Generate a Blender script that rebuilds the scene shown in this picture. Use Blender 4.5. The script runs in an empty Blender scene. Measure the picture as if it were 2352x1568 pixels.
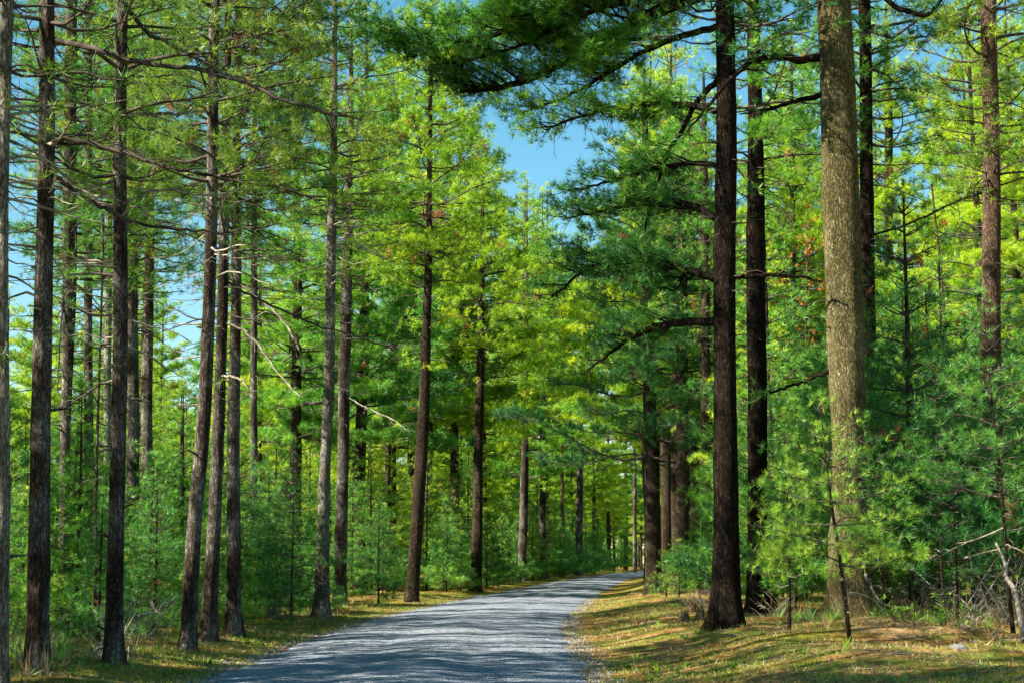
import bpy, math, random
import numpy as np
from mathutils import Vector, Matrix
R = math.radians
scene = bpy.context.scene
C = scene.collection

# ------------------------------------------------------------------ camera
F_PX = 1600.0          # focal length in pixels of a 1024-wide picture
HORIZON = 560.0
CAM_H = 1.6
PITCH = math.atan((HORIZON - 341.0) / F_PX)
cam_data = bpy.data.cameras.new('camera')
cam = bpy.data.objects.new('camera', cam_data)
C.objects.link(cam)
cam.location = (0, 0, CAM_H)
cam.rotation_euler = (math.pi / 2 + PITCH, 0, 0)
cam_data.sensor_width = 36.0
cam_data.lens = 36.0 * F_PX / 1024.0
cam_data.clip_start = 0.1
cam_data.clip_end = 3000
scene.camera = cam

# ------------------------------------------------------------------ sky and sun
SUN_EL = R(37)
SUN_PHI = R(66)        # how far to the left of "behind the camera" the sun stands
to_sun = Vector((-math.sin(SUN_PHI) * math.cos(SUN_EL), -math.cos(SUN_PHI) * math.cos(SUN_EL), math.sin(SUN_EL)))
world = bpy.data.worlds.new('World')
scene.world = world
world.use_nodes = True
wn, wl = world.node_tree.nodes, world.node_tree.links
wn.clear()
sky = wn.new('ShaderNodeTexSky')
sky.sky_type = 'NISHITA'
sky.sun_disc = False
sky.sun_elevation = SUN_EL
sky.sun_rotation = math.atan2(to_sun.x, to_sun.y)
sky.air_density = 1.0
sky.dust_density = 0.2
sky.ozone_density = 1.2
bg = wn.new('ShaderNodeBackground')
bg.inputs[1].default_value = 0.06
wout = wn.new('ShaderNodeOutputWorld')
hsv = wn.new('ShaderNodeHueSaturation')
hsv.inputs['Saturation'].default_value = 1.3
hsv.inputs['Hue'].default_value = 0.475
wl.new(sky.outputs[0], hsv.inputs['Color'])
wl.new(hsv.outputs[0], bg.inputs[0])
wl.new(bg.outputs[0], wout.inputs[0])
sd = bpy.data.lights.new('sun', 'SUN')
sd.energy = 5.0
sd.angle = R(0.5)
sd.color = (1.0, 0.93, 0.80)
sun = bpy.data.objects.new('sun', sd)
C.objects.link(sun)
sun.rotation_euler = to_sun.to_track_quat('Z', 'Y').to_euler()
scene.view_settings.view_transform = 'Standard'
scene.view_settings.look = 'None'
scene.view_settings.gamma = 1.0
scene.view_settings.exposure = 1.72
cy = scene.cycles
cy.max_bounces = 6
cy.diffuse_bounces = 3
cy.glossy_bounces = 1
cy.transmission_bounces = 4
cy.transparent_max_bounces = 4
cy.use_denoising = True

# ------------------------------------------------------------------ materials
def nodes_of(name):
    m = bpy.data.materials.new(name)
    m.use_nodes = True
    nt = m.node_tree
    nt.nodes.clear()
    return m, nt, nt.nodes, nt.links

def ramp(n, stops):
    r = n.new('ShaderNodeValToRGB')
    el = r.color_ramp.elements
    while len(el) < len(stops):
        el.new(0.5)
    for e, (p, c) in zip(el, stops):
        e.position = p
        e.color = (*c, 1)
    return r

def needle_material(name, stops, trans=0.42, vary=0.35):
    m, nt, n, l = nodes_of(name)
    at = n.new('ShaderNodeAttribute'); at.attribute_name = 'tint'
    oi = n.new('ShaderNodeObjectInfo')
    ad = n.new('ShaderNodeMath'); ad.operation = 'MULTIPLY_ADD'
    sb = n.new('ShaderNodeMath'); sb.operation = 'SUBTRACT'; sb.inputs[1].default_value = 0.5
    l.new(oi.outputs['Random'], sb.inputs[0])
    l.new(sb.outputs[0], ad.inputs[0]); ad.inputs[1].default_value = vary
    l.new(at.outputs['Fac'], ad.inputs[2])
    cr = ramp(n, stops)
    l.new(ad.outputs[0], cr.inputs[0])
    # dead tufts keep their rusty colour whatever the tree
    gt = n.new('ShaderNodeMath'); gt.operation = 'GREATER_THAN'; gt.inputs[1].default_value = 1.5
    l.new(at.outputs['Fac'], gt.inputs[0])
    mx = n.new('ShaderNodeMix'); mx.data_type = 'RGBA'
    l.new(gt.outputs[0], mx.inputs[0]); l.new(cr.outputs[0], mx.inputs[6])
    mx.inputs[7].default_value = (0.36, 0.13, 0.045, 1)
    d = n.new('ShaderNodeBsdfDiffuse'); t = n.new('ShaderNodeBsdfTranslucent')
    g = n.new('ShaderNodeBsdfGlossy'); g.inputs['Roughness'].default_value = 0.45
    g.inputs[0].default_value = (0.9, 0.95, 0.9, 1)
    l.new(mx.outputs[2], d.inputs[0]); l.new(mx.outputs[2], t.inputs[0])
    m1 = n.new('ShaderNodeMixShader'); m1.inputs[0].default_value = trans
    l.new(d.outputs[0], m1.inputs[1]); l.new(t.outputs[0], m1.inputs[2])
    m2 = n.new('ShaderNodeMixShader'); m2.inputs[0].default_value = 0.035
    l.new(m1.outputs[0], m2.inputs[1]); l.new(g.outputs[0], m2.inputs[2])
    o = n.new('ShaderNodeOutputMaterial'); l.new(m2.outputs[0], o.inputs[0])
    return m

def bark_material(name, dark, mid, light, scale=1.0, flake=0.5, moss=None, bump=0.6):
    m, nt, n, l = nodes_of(name)
    tc = n.new('ShaderNodeTexCoord')
    mp = n.new('ShaderNodeMapping'); mp.inputs['Scale'].default_value = (11 * scale, 11 * scale, 2.4 * scale)
    l.new(tc.outputs['Object'], mp.inputs[0])
    no = n.new('ShaderNodeTexNoise'); no.inputs['Scale'].default_value = 2.2
    no.inputs['Detail'].default_value = 6; no.inputs['Roughness'].default_value = 0.65
    no.inputs['Distortion'].default_value = 0.6
    l.new(mp.outputs[0], no.inputs[0])
    vo = n.new('ShaderNodeTexVoronoi'); vo.feature = 'DISTANCE_TO_EDGE'; vo.inputs['Scale'].default_value = 2.3
    vd = n.new('ShaderNodeVectorMath'); vd.operation = 'MULTIPLY_ADD'
    vd.inputs[1].default_value = (1.7, 1.7, 1.7)
    l.new(no.outputs['Color'], vd.inputs[0]); l.new(mp.outputs[0], vd.inputs[2])
    l.new(vd.outputs[0], vo.inputs['Vector'])
    mul = n.new('ShaderNodeMath'); mul.operation = 'MULTIPLY'; mul.inputs[1].default_value = 2.6
    l.new(vo.outputs['Distance'], mul.inputs[0])
    mi = n.new('ShaderNodeMath'); mi.operation = 'MINIMUM'; mi.inputs[1].default_value = 1.0
    l.new(mul.outputs[0], mi.inputs[0])
    h = n.new('ShaderNodeMath'); h.operation = 'MULTIPLY'
    l.new(mi.outputs[0], h.inputs[0]); l.new(no.outputs['Fac'], h.inputs[1])
    cr = ramp(n, [(0.03, dark), (0.30, mid), (0.62, light)])
    l.new(h.outputs[0], cr.inputs[0])
    # big patches: flaking, lichen
    n2 = n.new('ShaderNodeTexNoise'); n2.inputs['Scale'].default_value = 1.6
    n2.inputs['Detail'].default_value = 5
    mp2 = n.new('ShaderNodeMapping'); mp2.inputs['Scale'].default_value = (1.6, 1.6, 0.7)
    l.new(tc.outputs['Object'], mp2.inputs[0]); l.new(mp2.outputs[0], n2.inputs[0])
    cr2 = ramp(n, [(0.44, (0, 0, 0)), (0.62, (1, 1, 1))])
    l.new(n2.outputs['Fac'], cr2.inputs[0])
    fm = n.new('ShaderNodeMath'); fm.operation = 'MULTIPLY'; fm.inputs[1].default_value = flake
    l.new(cr2.outputs[0], fm.inputs[0])
    fm2 = n.new('ShaderNodeMath'); fm2.operation = 'MULTIPLY'
    l.new(fm.outputs[0], fm2.inputs[0]); l.new(mi.outputs[0], fm2.inputs[1])
    mx = n.new('ShaderNodeMix'); mx.data_type = 'RGBA'
    l.new(fm2.outputs[0], mx.inputs[0]); l.new(cr.outputs[0], mx.inputs[6])
    mx.inputs[7].default_value = (*(moss or tuple(min(1, c * 1.5) for c in light)), 1)
    oi = n.new('ShaderNodeObjectInfo')
    hs = n.new('ShaderNodeHueSaturation')
    mr = n.new('ShaderNodeMapRange'); mr.inputs[3].default_value = 0.75; mr.inputs[4].default_value = 1.25
    l.new(oi.outputs['Random'], mr.inputs[0]); l.new(mr.outputs[0], hs.inputs['Value'])
    l.new(mx.outputs[2], hs.inputs['Color'])
    b = n.new('ShaderNodeBump'); b.inputs['Strength'].default_value = bump; b.inputs['Distance'].default_value = 0.05
    l.new(h.outputs[0], b.inputs['Height'])
    p = n.new('ShaderNodeBsdfDiffuse')
    l.new(hs.outputs[0], p.inputs['Color']); l.new(b.outputs[0], p.inputs['Normal'])
    o = n.new('ShaderNodeOutputMaterial'); l.new(p.outputs[0], o.inputs[0])
    return m

def plain(name, col, col2=None, scale=8, rough=0.9):
    m, nt, n, l = nodes_of(name)
    tc = n.new('ShaderNodeTexCoord')
    no = n.new('ShaderNodeTexNoise'); no.inputs['Scale'].default_value = scale; no.inputs['Detail'].default_value = 4
    l.new(tc.outputs['Object'], no.inputs[0])
    cr = ramp(n, [(0.35, col), (0.65, col2 or col)])
    l.new(no.outputs['Fac'], cr.inputs[0])
    p = n.new('ShaderNodeBsdfPrincipled'); p.inputs['Roughness'].default_value = rough
    p.inputs['Specular IOR Level'].default_value = 0.2
    l.new(cr.outputs[0], p.inputs[0])
    o = n.new('ShaderNodeOutputMaterial'); l.new(p.outputs[0], o.inputs[0])
    return m

M = {}
# tint 0..1 runs from old dark needles to fresh ones
M['bright'] = needle_material('needles_sunlit', [(0.0, (0.07, 0.21, 0.014)), (0.35, (0.24, 0.45, 0.016)), (0.7, (0.50, 0.66, 0.02)), (1.0, (0.74, 0.78, 0.03))], 0.55, 0.4)  # yellow-green of sunlit crowns put into the needle colour
M['mid'] = needle_material('needles_mid', [(0.0, (0.025, 0.14, 0.022)), (0.4, (0.09, 0.30, 0.028)), (0.75, (0.22, 0.48, 0.03)), (1.0, (0.42, 0.60, 0.035))], 0.5, 0.4)
M['young'] = needle_material('needles_young', [(0.0, (0.025, 0.13, 0.03)), (0.4, (0.085, 0.29, 0.045)), (0.75, (0.20, 0.46, 0.05)), (1.0, (0.44, 0.64, 0.06))], 0.5, 0.4)
M['olive'] = needle_material('needles_olive', [(0.0, (0.05, 0.12, 0.018)), (0.4, (0.14, 0.28, 0.025)), (0.75, (0.28, 0.42, 0.03)), (1.0, (0.50, 0.56, 0.06))], 0.5, 0.3)
M['dark'] = needle_material('needles_shaded', [(0.0, (0.015, 0.10, 0.024)), (0.4, (0.045, 0.20, 0.034)), (0.75, (0.11, 0.32, 0.04)), (1.0, (0.26, 0.46, 0.05))], 0.45, 0.3)  # shade on the limbs and right thicket put into the needle colour
M['orange'] = needle_material('leaves_orange', [(0.0, (0.25, 0.20, 0.02)), (0.5, (0.55, 0.16, 0.03)), (1.0, (0.60, 0.32, 0.04))], 0.45, 0.3)
M['leaf'] = needle_material('leaves_fresh', [(0.0, (0.05, 0.18, 0.02)), (0.5, (0.16, 0.34, 0.02)), (1.0, (0.40, 0.48, 0.03))], 0.45, 0.3)
M['bark_red'] = bark_material('bark_red_pine', (0.018, 0.013, 0.010), (0.065, 0.047, 0.036), (0.155, 0.125, 0.10), 1.1, 0.85, (0.46, 0.42, 0.36))
M['bark_sunlit'] = bark_material('bark_sunlit_pine', (0.05, 0.04, 0.03), (0.20, 0.17, 0.13), (0.42, 0.38, 0.31), 1.1, 0.8, (0.66, 0.62, 0.52))  # red pine bark lightened in colour, for trunks seen in sun
M['bark_white'] = bark_material('bark_old_pine', (0.014, 0.010, 0.007), (0.060, 0.043, 0.030), (0.14, 0.105, 0.075), 0.95, 0.35, (0.22, 0.18, 0.12), 0.9)
M['bark_warm'] = bark_material('bark_warm_pine', (0.035, 0.022, 0.014), (0.15, 0.095, 0.060), (0.30, 0.21, 0.145), 0.95, 0.5, (0.42, 0.33, 0.24), 0.9)
M['bark_shaded'] = bark_material('bark_shaded_pine', (0.008, 0.006, 0.005), (0.036, 0.027, 0.020), (0.085, 0.064, 0.046), 0.95, 0.35, (0.10, 0.08, 0.05), 0.9)  # old pine bark with shade darkened into its colour, right-hand trunks and limbs
M['bark_big'] = bark_material('bark_yellow_sunlit', (0.03, 0.024, 0.010), (0.22, 0.185, 0.08), (0.37, 0.32, 0.17), 1.15, 0.6, (0.52, 0.47, 0.24), 1.0)  # strong sun on the stoutest trunk put into this bark colour
M['twig'] = plain('twig_wood', (0.03, 0.024, 0.018), (0.11, 0.088, 0.066), 9)
M['twig_pale'] = plain('twig_weathered_sunlit', (0.12, 0.10, 0.075), (0.42, 0.37, 0.28), 5)  # bare dead wood, its colour lightened as if sunlit
M['deadwood'] = plain('deadwood_grey', (0.07, 0.055, 0.042), (0.26, 0.225, 0.18), 14)
M['stumpwood'] = plain('stump_wood', (0.10, 0.06, 0.03), (0.32, 0.22, 0.12), 12)
M['stone'] = plain('stone_grey', (0.13, 0.13, 0.13), (0.28, 0.275, 0.27), 9)

# ------------------------------------------------------------------ terrain shape
_cy = np.array([-200, 0, 21, 30, 40, 50, 60, 75, 92, 110, 150, 200, 260, 350, 900.0])
_cx = np.array([-1.5, -1.5, -1.5, -1.55, -1.3, -0.75, 0.05, 1.3, 2.85, 4.5, 8.6, 15.0, 24.0, 50.0, 320.0])
_yy = np.linspace(-200, 900, 2201)
_xx = np.interp(_yy, _cy, _cx)
_k = np.hanning(31); _k /= _k.sum()
_xx = np.convolve(np.pad(_xx, 15, mode='edge'), _k, 'valid')
HW = 2.68
def road_c(y):
    return np.interp(y, _yy, _xx)

def vnoise(x, y, s, seed):
    """cheap smooth value noise in -1..1"""
    x = np.asarray(x, float) * s; y = np.asarray(y, float) * s
    xi = np.floor(x); yi = np.floor(y)
    fx = x - xi; fy = y - yi
    fx = fx * fx * (3 - 2 * fx); fy = fy * fy * (3 - 2 * fy)
    def h(a, b):
        v = np.sin(a * 127.1 + b * 311.7 + seed * 74.7) * 43758.5453
        return (v - np.floor(v)) * 2 - 1
    return (h(xi, yi) * (1 - fx) + h(xi + 1, yi) * fx) * (1 - fy) + (h(xi, yi + 1) * (1 - fx) + h(xi + 1, yi + 1) * fx) * fy

def sstep(a, b, v):
    t = np.clip((v - a) / (b - a), 0, 1)
    return t * t * (3 - 2 * t)

def ground(x, y):
    x = np.asarray(x, float); y = np.asarray(y, float)
    u = x - road_c(y)
    right = sstep(HW, HW + 3.2, u)
    left = sstep(HW, HW + 1.6, -u)
    z = 0.36 * right + 0.09 * left
    z = z + np.clip(u - 6, 0, 40) * 0.012 * right
    off = np.maximum(right, left)
    z = z + off * (0.11 * vnoise(x, y, 0.45, 1) + 0.06 * vnoise(x, y, 1.1, 2) + 0.02 * vnoise(x, y, 2.9, 3))
    # needle mounds round the two big trunks on the right, low berm on the left
    for mx, my, h, rx, ry in MOUNDS:
        z = z + h * np.exp(-(((x - mx) / rx) ** 2 + ((y - my) / ry) ** 2))
    # bed of the road, hidden under the gravel sheet
    inside = 1 - sstep(HW - 0.55, HW - 0.15, np.abs(u))
    return z - 0.10 * inside

MOUNDS = []
S = 1024.0 / 2352.0     # the photograph was measured on a 2352-wide view
def ray(px, py):
    cx = (px * S - 512) / F_PX; cyy = (341 - py * S) / F_PX
    return np.array([cx, math.cos(PITCH) - cyy * math.sin(PITCH), math.sin(PITCH) + cyy * math.cos(PITCH)])
def at(px, py, d):
    r = ray(px, py); t = d / r[1]
    return np.array([r[0] * t, d, CAM_H + r[2] * t])
def on_ground(px, py):
    r = ray(px, py)
    prev = 8.0
    for d in np.arange(8, 400, 0.25):
        p = r * d / r[1]; p[2] += CAM_H
        if p[2] <= float(ground(p[0], p[1])):
            lo, hi = prev, d
            for _ in range(20):
                mid = (lo + hi) / 2
                q = r * mid / r[1]; q[2] += CAM_H
                if q[2] <= float(ground(q[0], q[1])): hi = mid
                else: lo = mid
            return hi
        prev = d
    return 400.0
MOUNDS += [(6.0, 26.9, 0.20, 1.3, 1.7), (4.6, 32.2, 0.14, 1.3, 1.5), (-5.9, 33.0, 0.16, 0.8, 2.6), (-5.3, 24.5, 0.10, 0.9, 2.0)]

# ------------------------------------------------------------------ mesh building
class MB:
    def __init__(self):
        self.v = []; self.q = []; self.t = []; self.qm = []; self.tm = []; self.tint = []; self.n = 0
    def add(self, v, q=None, t=None, mat=0, tint=None):
        v = np.asarray(v, np.float32).reshape(-1, 3)
        self.v.append(v)
        if q is not None and len(q):
            q = np.asarray(q, np.int64).reshape(-1, 4) + self.n
            self.q.append(q); self.qm.append(np.full(len(q), mat, np.int32))
        if t is not None and len(t):
            t = np.asarray(t, np.int64).reshape(-1, 3) + self.n
            self.t.append(t); self.tm.append(np.full(len(t), mat, np.int32))
        self.tint.append(np.zeros(len(v), np.float32) if tint is None else np.broadcast_to(np.asarray(tint, np.float32), (len(v),)))
        self.n += len(v)
    def mesh(self, name, mats, smooth=True):
        me = bpy.data.meshes.new(name)
        v = np.concatenate(self.v)
        q = np.concatenate(self.q) if self.q else np.zeros((0, 4), np.int64)
        t = np.concatenate(self.t) if self.t else np.zeros((0, 3), np.int64)
        me.vertices.add(len(v)); me.vertices.foreach_set('co', v.ravel())
        loops = np.concatenate([q.ravel(), t.ravel()]).astype(np.int32)
        me.loops.add(len(loops)); me.loops.foreach_set('vertex_index', loops)
        nq, nt = len(q), len(t)
        me.polygons.add(nq + nt)
        st = np.concatenate([np.arange(nq) * 4, nq * 4 + np.arange(nt) * 3]).astype(np.int32)
        me.polygons.foreach_set('loop_start', st)
        mi = np.concatenate(self.qm + self.tm).astype(np.int32)
        for m in mats: me.materials.append(m)
        me.polygons.foreach_set('material_index', mi)
        sm = np.zeros(nq + nt, bool); sm[:nq] = smooth
        me.polygons.foreach_set('use_smooth', sm)
        a = me.attributes.new('tint', 'FLOAT', 'POINT')
        a.data.foreach_set('value', np.concatenate(self.tint).astype(np.float32))
        me.update(calc_edges=True)
        return me

def norm(a):
    return a / np.maximum(np.linalg.norm(a, axis=-1, keepdims=True), 1e-9)

def cones(mb, P0, P1, R0, R1, sides=4, mat=0):
    P0 = np.asarray(P0, float); P1 = np.asarray(P1, float)
    n = len(P0)
    if not n: return
    d = norm(P1 - P0)
    ref = np.where(np.abs(d[:, 2:3]) > 0.9, np.array([[1.0, 0, 0]]), np.array([[0, 0, 1.0]]))
    a = norm(np.cross(d, ref)); b = np.cross(d, a)
    an = np.arange(sides) / sides * 2 * math.pi
    ring = a[:, None] * np.cos(an)[None, :, None] + b[:, None] * np.sin(an)[None, :, None]
    v0 = P0[:, None] + ring * np.asarray(R0).reshape(-1, 1, 1)
    v1 = P1[:, None] + ring * np.asarray(R1).reshape(-1, 1, 1)
    v = np.concatenate([v0, v1], 1).reshape(-1, 3)
    k = np.arange(sides); k2 = (k + 1) % sides
    q = np.stack([k, k2, k2 + sides, k + sides], 1)[None] + (np.arange(n) * 2 * sides)[:, None, None]
    mb.add(v, q=q.reshape(-1, 4), mat=mat)

def tube(mb, pts, rad, sides=20, mat=0, rng=None, rough=0.0, flare=None, cap=False):
    pts = np.asarray(pts, float); rad = np.asarray(rad, float)
    n = len(pts)
    d = norm(np.gradient(pts, axis=0))
    a0 = np.array([1.0, 0, 0]) if abs(d[0][0]) < 0.9 else np.array([0, 1.0, 0])
    an = np.arange(sides) / sides * 2 * math.pi
    V = []
    ph = rng.uniform(0, 6.28, 4) if rng is not None else np.zeros(4)
    lumps = [(rng.uniform(0.5, 13), rng.uniform(0, 6.28), rng.uniform(0.05, 0.16), rng.uniform(0.12, 0.35), rng.uniform(0.25, 0.6)) for _ in range(12)] if rough and sides > 12 else []
    for i in range(n):
        a = a0 - d[i] * np.dot(a0, d[i]); a /= np.linalg.norm(a)
        b = np.cross(d[i], a); a0 = a
        r = np.full(sides, rad[i])
        if rough:
            zz = pts[i][2]
            r = r * (1 + rough * (0.5 * np.sin(2 * an + ph[0] + zz * 0.7) + 0.4 * np.sin(3 * an + ph[1] - zz * 0.9) + 0.35 * np.sin(5 * an + ph[2] + zz * 1.7))
                     + rough * 0.35 * rng.uniform(-1, 1, sides))
        for lz, la, lh, ls, lw in lumps:
            if abs(pts[i][2] - lz) < 3 * ls:
                da = (an - la + math.pi) % (2 * math.pi) - math.pi
                r = r * (1 + lh * math.exp(-((pts[i][2] - lz) / ls) ** 2) * np.exp(-(da / lw) ** 2))
        if flare is not None:
            f = flare[i]
            r = r * (1 + f * (0.5 + 0.5 * np.maximum(0, np.sin(2.5 * an + ph[3])) ** 1.0 + 0.25 * np.sin(4 * an + ph[0])))
        V.append(pts[i] + np.outer(np.cos(an) * r, a) + np.outer(np.sin(an) * r, b))
    V = np.concatenate(V)
    k = np.arange(sides); k2 = (k + 1) % sides
    base = (np.arange(n - 1) * sides)[:, None, None]
    q = (np.stack([k, k2, k2 + sides, k + sides], 1)[None] + base).reshape(-1, 4)
    t = None
    if cap:
        V = np.concatenate([V, pts[-1:]])
        c = len(V) - 1
        t = np.stack([k + (n - 1) * sides, k2 + (n - 1) * sides, np.full(sides, c)], 1)
    mb.add(V, q=q, t=t, mat=mat)

def tufts(mb, rng, P, D, ln, w, K, spread=0.75, mat=1, tint=None):
    """needle tufts: K thin blades fanning out of every point"""
    P = np.asarray(P, float); n = len(P)
    if not n: return
    dirs = norm(D[:, None] + spread * rng.normal(size=(n, K, 3)))
    L = np.asarray(ln).reshape(-1, 1, 1) * rng.uniform(0.6, 1.25, (n, 1, 1)) * rng.uniform(0.6, 1.15, (n, K, 1))
    side = norm(np.cross(dirs, rng.normal(size=(n, K, 3)))) * (np.asarray(w).reshape(-1, 1, 1) * 0.5)
    base = P[:, None] + dirs * L * 0.05
    v = np.stack([base - side, base + side, base + dirs * L], 2).reshape(-1, 3)
    t = np.arange(n * K * 3).reshape(-1, 3)
    tt = np.repeat(tint if tint is not None else np.full(n, 0.5), K)
    tt = np.where(tt > 1.5, tt, tt + rng.normal(size=n * K) * 0.05)
    mb.add(v, t=t, mat=mat, tint=np.repeat(tt, 3))

def tag(o, label=None, cat=None, group=None, kind=None):
    if label: o['label'] = label
    if cat: o['category'] = cat
    if group: o['group'] = group
    if kind: o['kind'] = kind
    return o
def link(name, me, parent=None):
    o = bpy.data.objects.new(name, me); C.objects.link(o)
    if parent is not None: o.parent = parent
    return o
def empty(name, loc=(0, 0, 0)):
    o = bpy.data.objects.new(name, None); C.objects.link(o)
    o.location = loc; o.empty_display_size = 0.2
    return o

# ------------------------------------------------------------------ branch systems
def spray(mb, rng, base, az, L, rise, r0, spec, curve=0.12, nseg=5, woodmat=0, leafmat=1, density=None, btint=None):
    """a set of branches with side twigs and needle tufts.
    base (N,3); az heading; L length; rise start slope; curve end lift; spec: twigs per metre, needle sizes"""
    N = len(base)
    if not N: return
    h = np.stack([np.cos(az), np.sin(az), np.zeros(N)], 1)
    s = np.stack([-np.sin(az), np.cos(az), np.zeros(N)], 1)
    t = np.linspace(0, 1, nseg + 1)
    wig = rng.normal(size=(N, 2)) * 0.10
    wz = rng.normal(size=(N,)) * 0.05
    def pos(b, tt):
        LL = L[b][:, None]
        return (base[b] + h[b] * LL * tt[:, None] + s[b] * LL * (wig[b, :1] * np.sin(tt * 3.1)[:, None] + wig[b, 1:] * (tt ** 2)[:, None])
                + np.array([[0, 0, 1.0]]) * (LL * (rise[b][:, None] * tt[:, None] + curve * (tt[:, None] ** 2) * np.sign(1) + wz[b][:, None] * np.sin(6 * tt)[:, None])))
    idx = np.repeat(np.arange(N), nseg)
    ta = np.tile(t[:-1], N); tb = np.tile(t[1:], N)
    cones(mb, pos(idx, ta), pos(idx, tb), r0[idx] * (1 - 0.85 * ta), r0[idx] * (1 - 0.85 * tb), 4, woodmat)
    # twigs
    cnt = np.maximum(2, (L * spec['twigs']).astype(int))
    b = np.repeat(np.arange(N), cnt)
    T = len(b)
    tt = spec.get('t0', 0.25) + (1 - spec.get('t0', 0.25)) * rng.uniform(0, 1, T) ** 0.75
    side = rng.choice([-1, 1], T)
    ang = R(38) + rng.uniform(0, R(38), T)
    p0 = pos(b, tt)
    hd = h[b] * np.cos(ang)[:, None] + s[b] * (side * np.sin(ang))[:, None]
    hd[:, 2] += rise[b] * 0.5 + 2 * curve * tt + rng.normal(size=T) * spec.get('zspread', 0.16)
    hd = norm(hd)
    tl = np.clip(L[b] * 0.42 * (1.08 - tt) ** 0.7, 0.12, 1.3) * rng.uniform(0.6, 1.15, T)
    # add leader twig at the tip
    p1 = p0 + hd * tl[:, None] + np.array([0, 0, 1.0]) * (tl * 0.10)[:, None]
    keep = slice(None)
    rt = np.minimum(0.25 * r0[b] + 0.002, 0.009) * spec.get('twig_r', 1.0)
    if spec.get('twigwood', True):
        cones(mb, p0, p1, rt, rt * 0.4, 3, woodmat)
    # tufts along twigs
    live = rng.uniform(size=T) < (density[b] if density is not None else 1.0)
    bt = btint if btint is not None else rng.uniform(0, 1, N)
    k = spec['per_twig']
    cn = np.maximum(1, np.round(k * tl / 0.5 * rng.uniform(0.7, 1.3, T)).astype(int)) * live
    w = np.repeat(np.arange(T), cn)
    if len(w):
        f = 0.35 + 0.65 * rng.uniform(0, 1, len(w)) ** 0.6
        jit = rng.normal(size=(len(w), 3)) * spec['needle'] * 0.45
        P = p0[w] + (p1[w] - p0[w]) * f[:, None] + jit
        D = hd[w] * 0.8 + np.array([0, 0, spec.get('up', 0.35)])
        tint = np.clip(0.5 * bt[b[w]] + 0.55 * rng.uniform(0, 1, len(w)) + spec.get('tint', 0.0), 0, 1)
        if spec.get('rust', 0) > 0:
            rb = rng.uniform(size=T) < spec['rust']
            tint = np.where(rb[w], 2.0, tint)
        tufts(mb, rng, P, D, np.full(len(w), spec['needle']), np.full(len(w), spec['width']), spec['K'], spec.get('spread', 0.8), leafmat, tint)

def axis_fn(pts):
    pts = np.asarray(pts, float)
    z = pts[:, 2]
    return lambda q: np.stack([np.interp(q, z, pts[:, 0]), np.interp(q, z, pts[:, 1]), np.asarray(q, float)], -1)

def crown_mesh(name, rng, axis, H, z_live, z_dead, Lmax, spec, mats, gap=0.55, per=5, shape='pine', dens=1.0, rtop=0.03, rbase=0.05, deadL=1.4, dead_n=3.0, L_low=0.6, az_bias=None, droop=0.0, pale=None):
    """everything that grows off a trunk: live whorls above z_live, bare snags between z_dead and z_live"""
    mb = MB()
    zs = []
    z = z_live
    while z < H - 0.15:
        zs.append(z); z += gap * rng.uniform(0.75, 1.25)
    B, A, L, RI, R0, DE, BT = [], [], [], [], [], [], []
    for z in zs:
        f = (z - z_live) / max(0.1, H - z_live)
        if shape == 'pine':
            prof = (1 - f) ** 0.75 * (L_low + (1 - L_low) * min(1, f * 3.2))
        elif shape == 'cone':
            prof = (1 - f) ** 0.9 * 1.0 + 0.04
        else:
            prof = 1.0
        wl_ = rng.uniform(0.7, 1.15)
        a0 = rng.uniform(0, 6.28)
        nb = max(3, int(round(per * rng.uniform(0.8, 1.25))))
        wt = rng.uniform(0, 1)
        for i in range(nb):
            ln = Lmax * prof * wl_ * rng.uniform(0.55, 1.15)
            if ln < 0.12: ln = 0.12
            B.append(z + rng.uniform(-0.12, 0.12) * gap); A.append(a0 + i * 6.283 / nb + rng.uniform(-0.35, 0.35))
            L.append(ln); RI.append(0.05 + 0.55 * f ** 1.5 - droop * (1 - f) + rng.normal() * 0.07)
            R0.append(min(rbase, 0.012 + ln * 0.011)); DE.append(dens * rng.uniform(0.7, 1.0)); BT.append(np.clip(0.5 * wt + 0.5 * rng.uniform(), 0, 1))
    if B:
        B = np.minimum(np.array(B), H - 0.02)
        spray(mb, rng, axis(B), np.array(A), np.array(L), np.array(RI), np.array(R0), spec, density=np.array(DE), btint=np.array(BT))
    # leader tuft
    top = axis(np.array([H]))
    tufts(mb, rng, np.repeat(top, 6, 0) + rng.normal(size=(6, 3)) * 0.05, np.tile([[0, 0, 1.0]], (6, 1)), np.full(6, spec['needle']), np.full(6, spec['width']), spec['K'], 0.6, 1, rng.uniform(0.4, 1, 6))
    if z_dead < z_live and dead_n > 0:
        n = int((z_live - z_dead) * dead_n)
        zz = z_dead + (z_live - z_dead) * rng.uniform(0, 1, n) ** 0.75
        f = (zz - z_dead) / (z_live - z_dead)
        dl = deadL * (0.25 + 0.75 * f) * rng.uniform(0.3, 1.25, n)
        ds = dict(spec); ds['twigs'] = spec.get('dead_twigs', 3.0); ds['zspread'] = 0.35; ds['twig_r'] = 1.1
        spray(mb, rng, axis(zz), rng.uniform(0, 6.28, n), dl, rng.normal(size=n) * 0.18 + 0.02, 0.010 + 0.008 * dl, ds,
              curve=-0.10, woodmat=2 if pale else 0, density=0.06 + 0.35 * f ** 3)
    return mb.mesh(name, mats)

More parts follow.
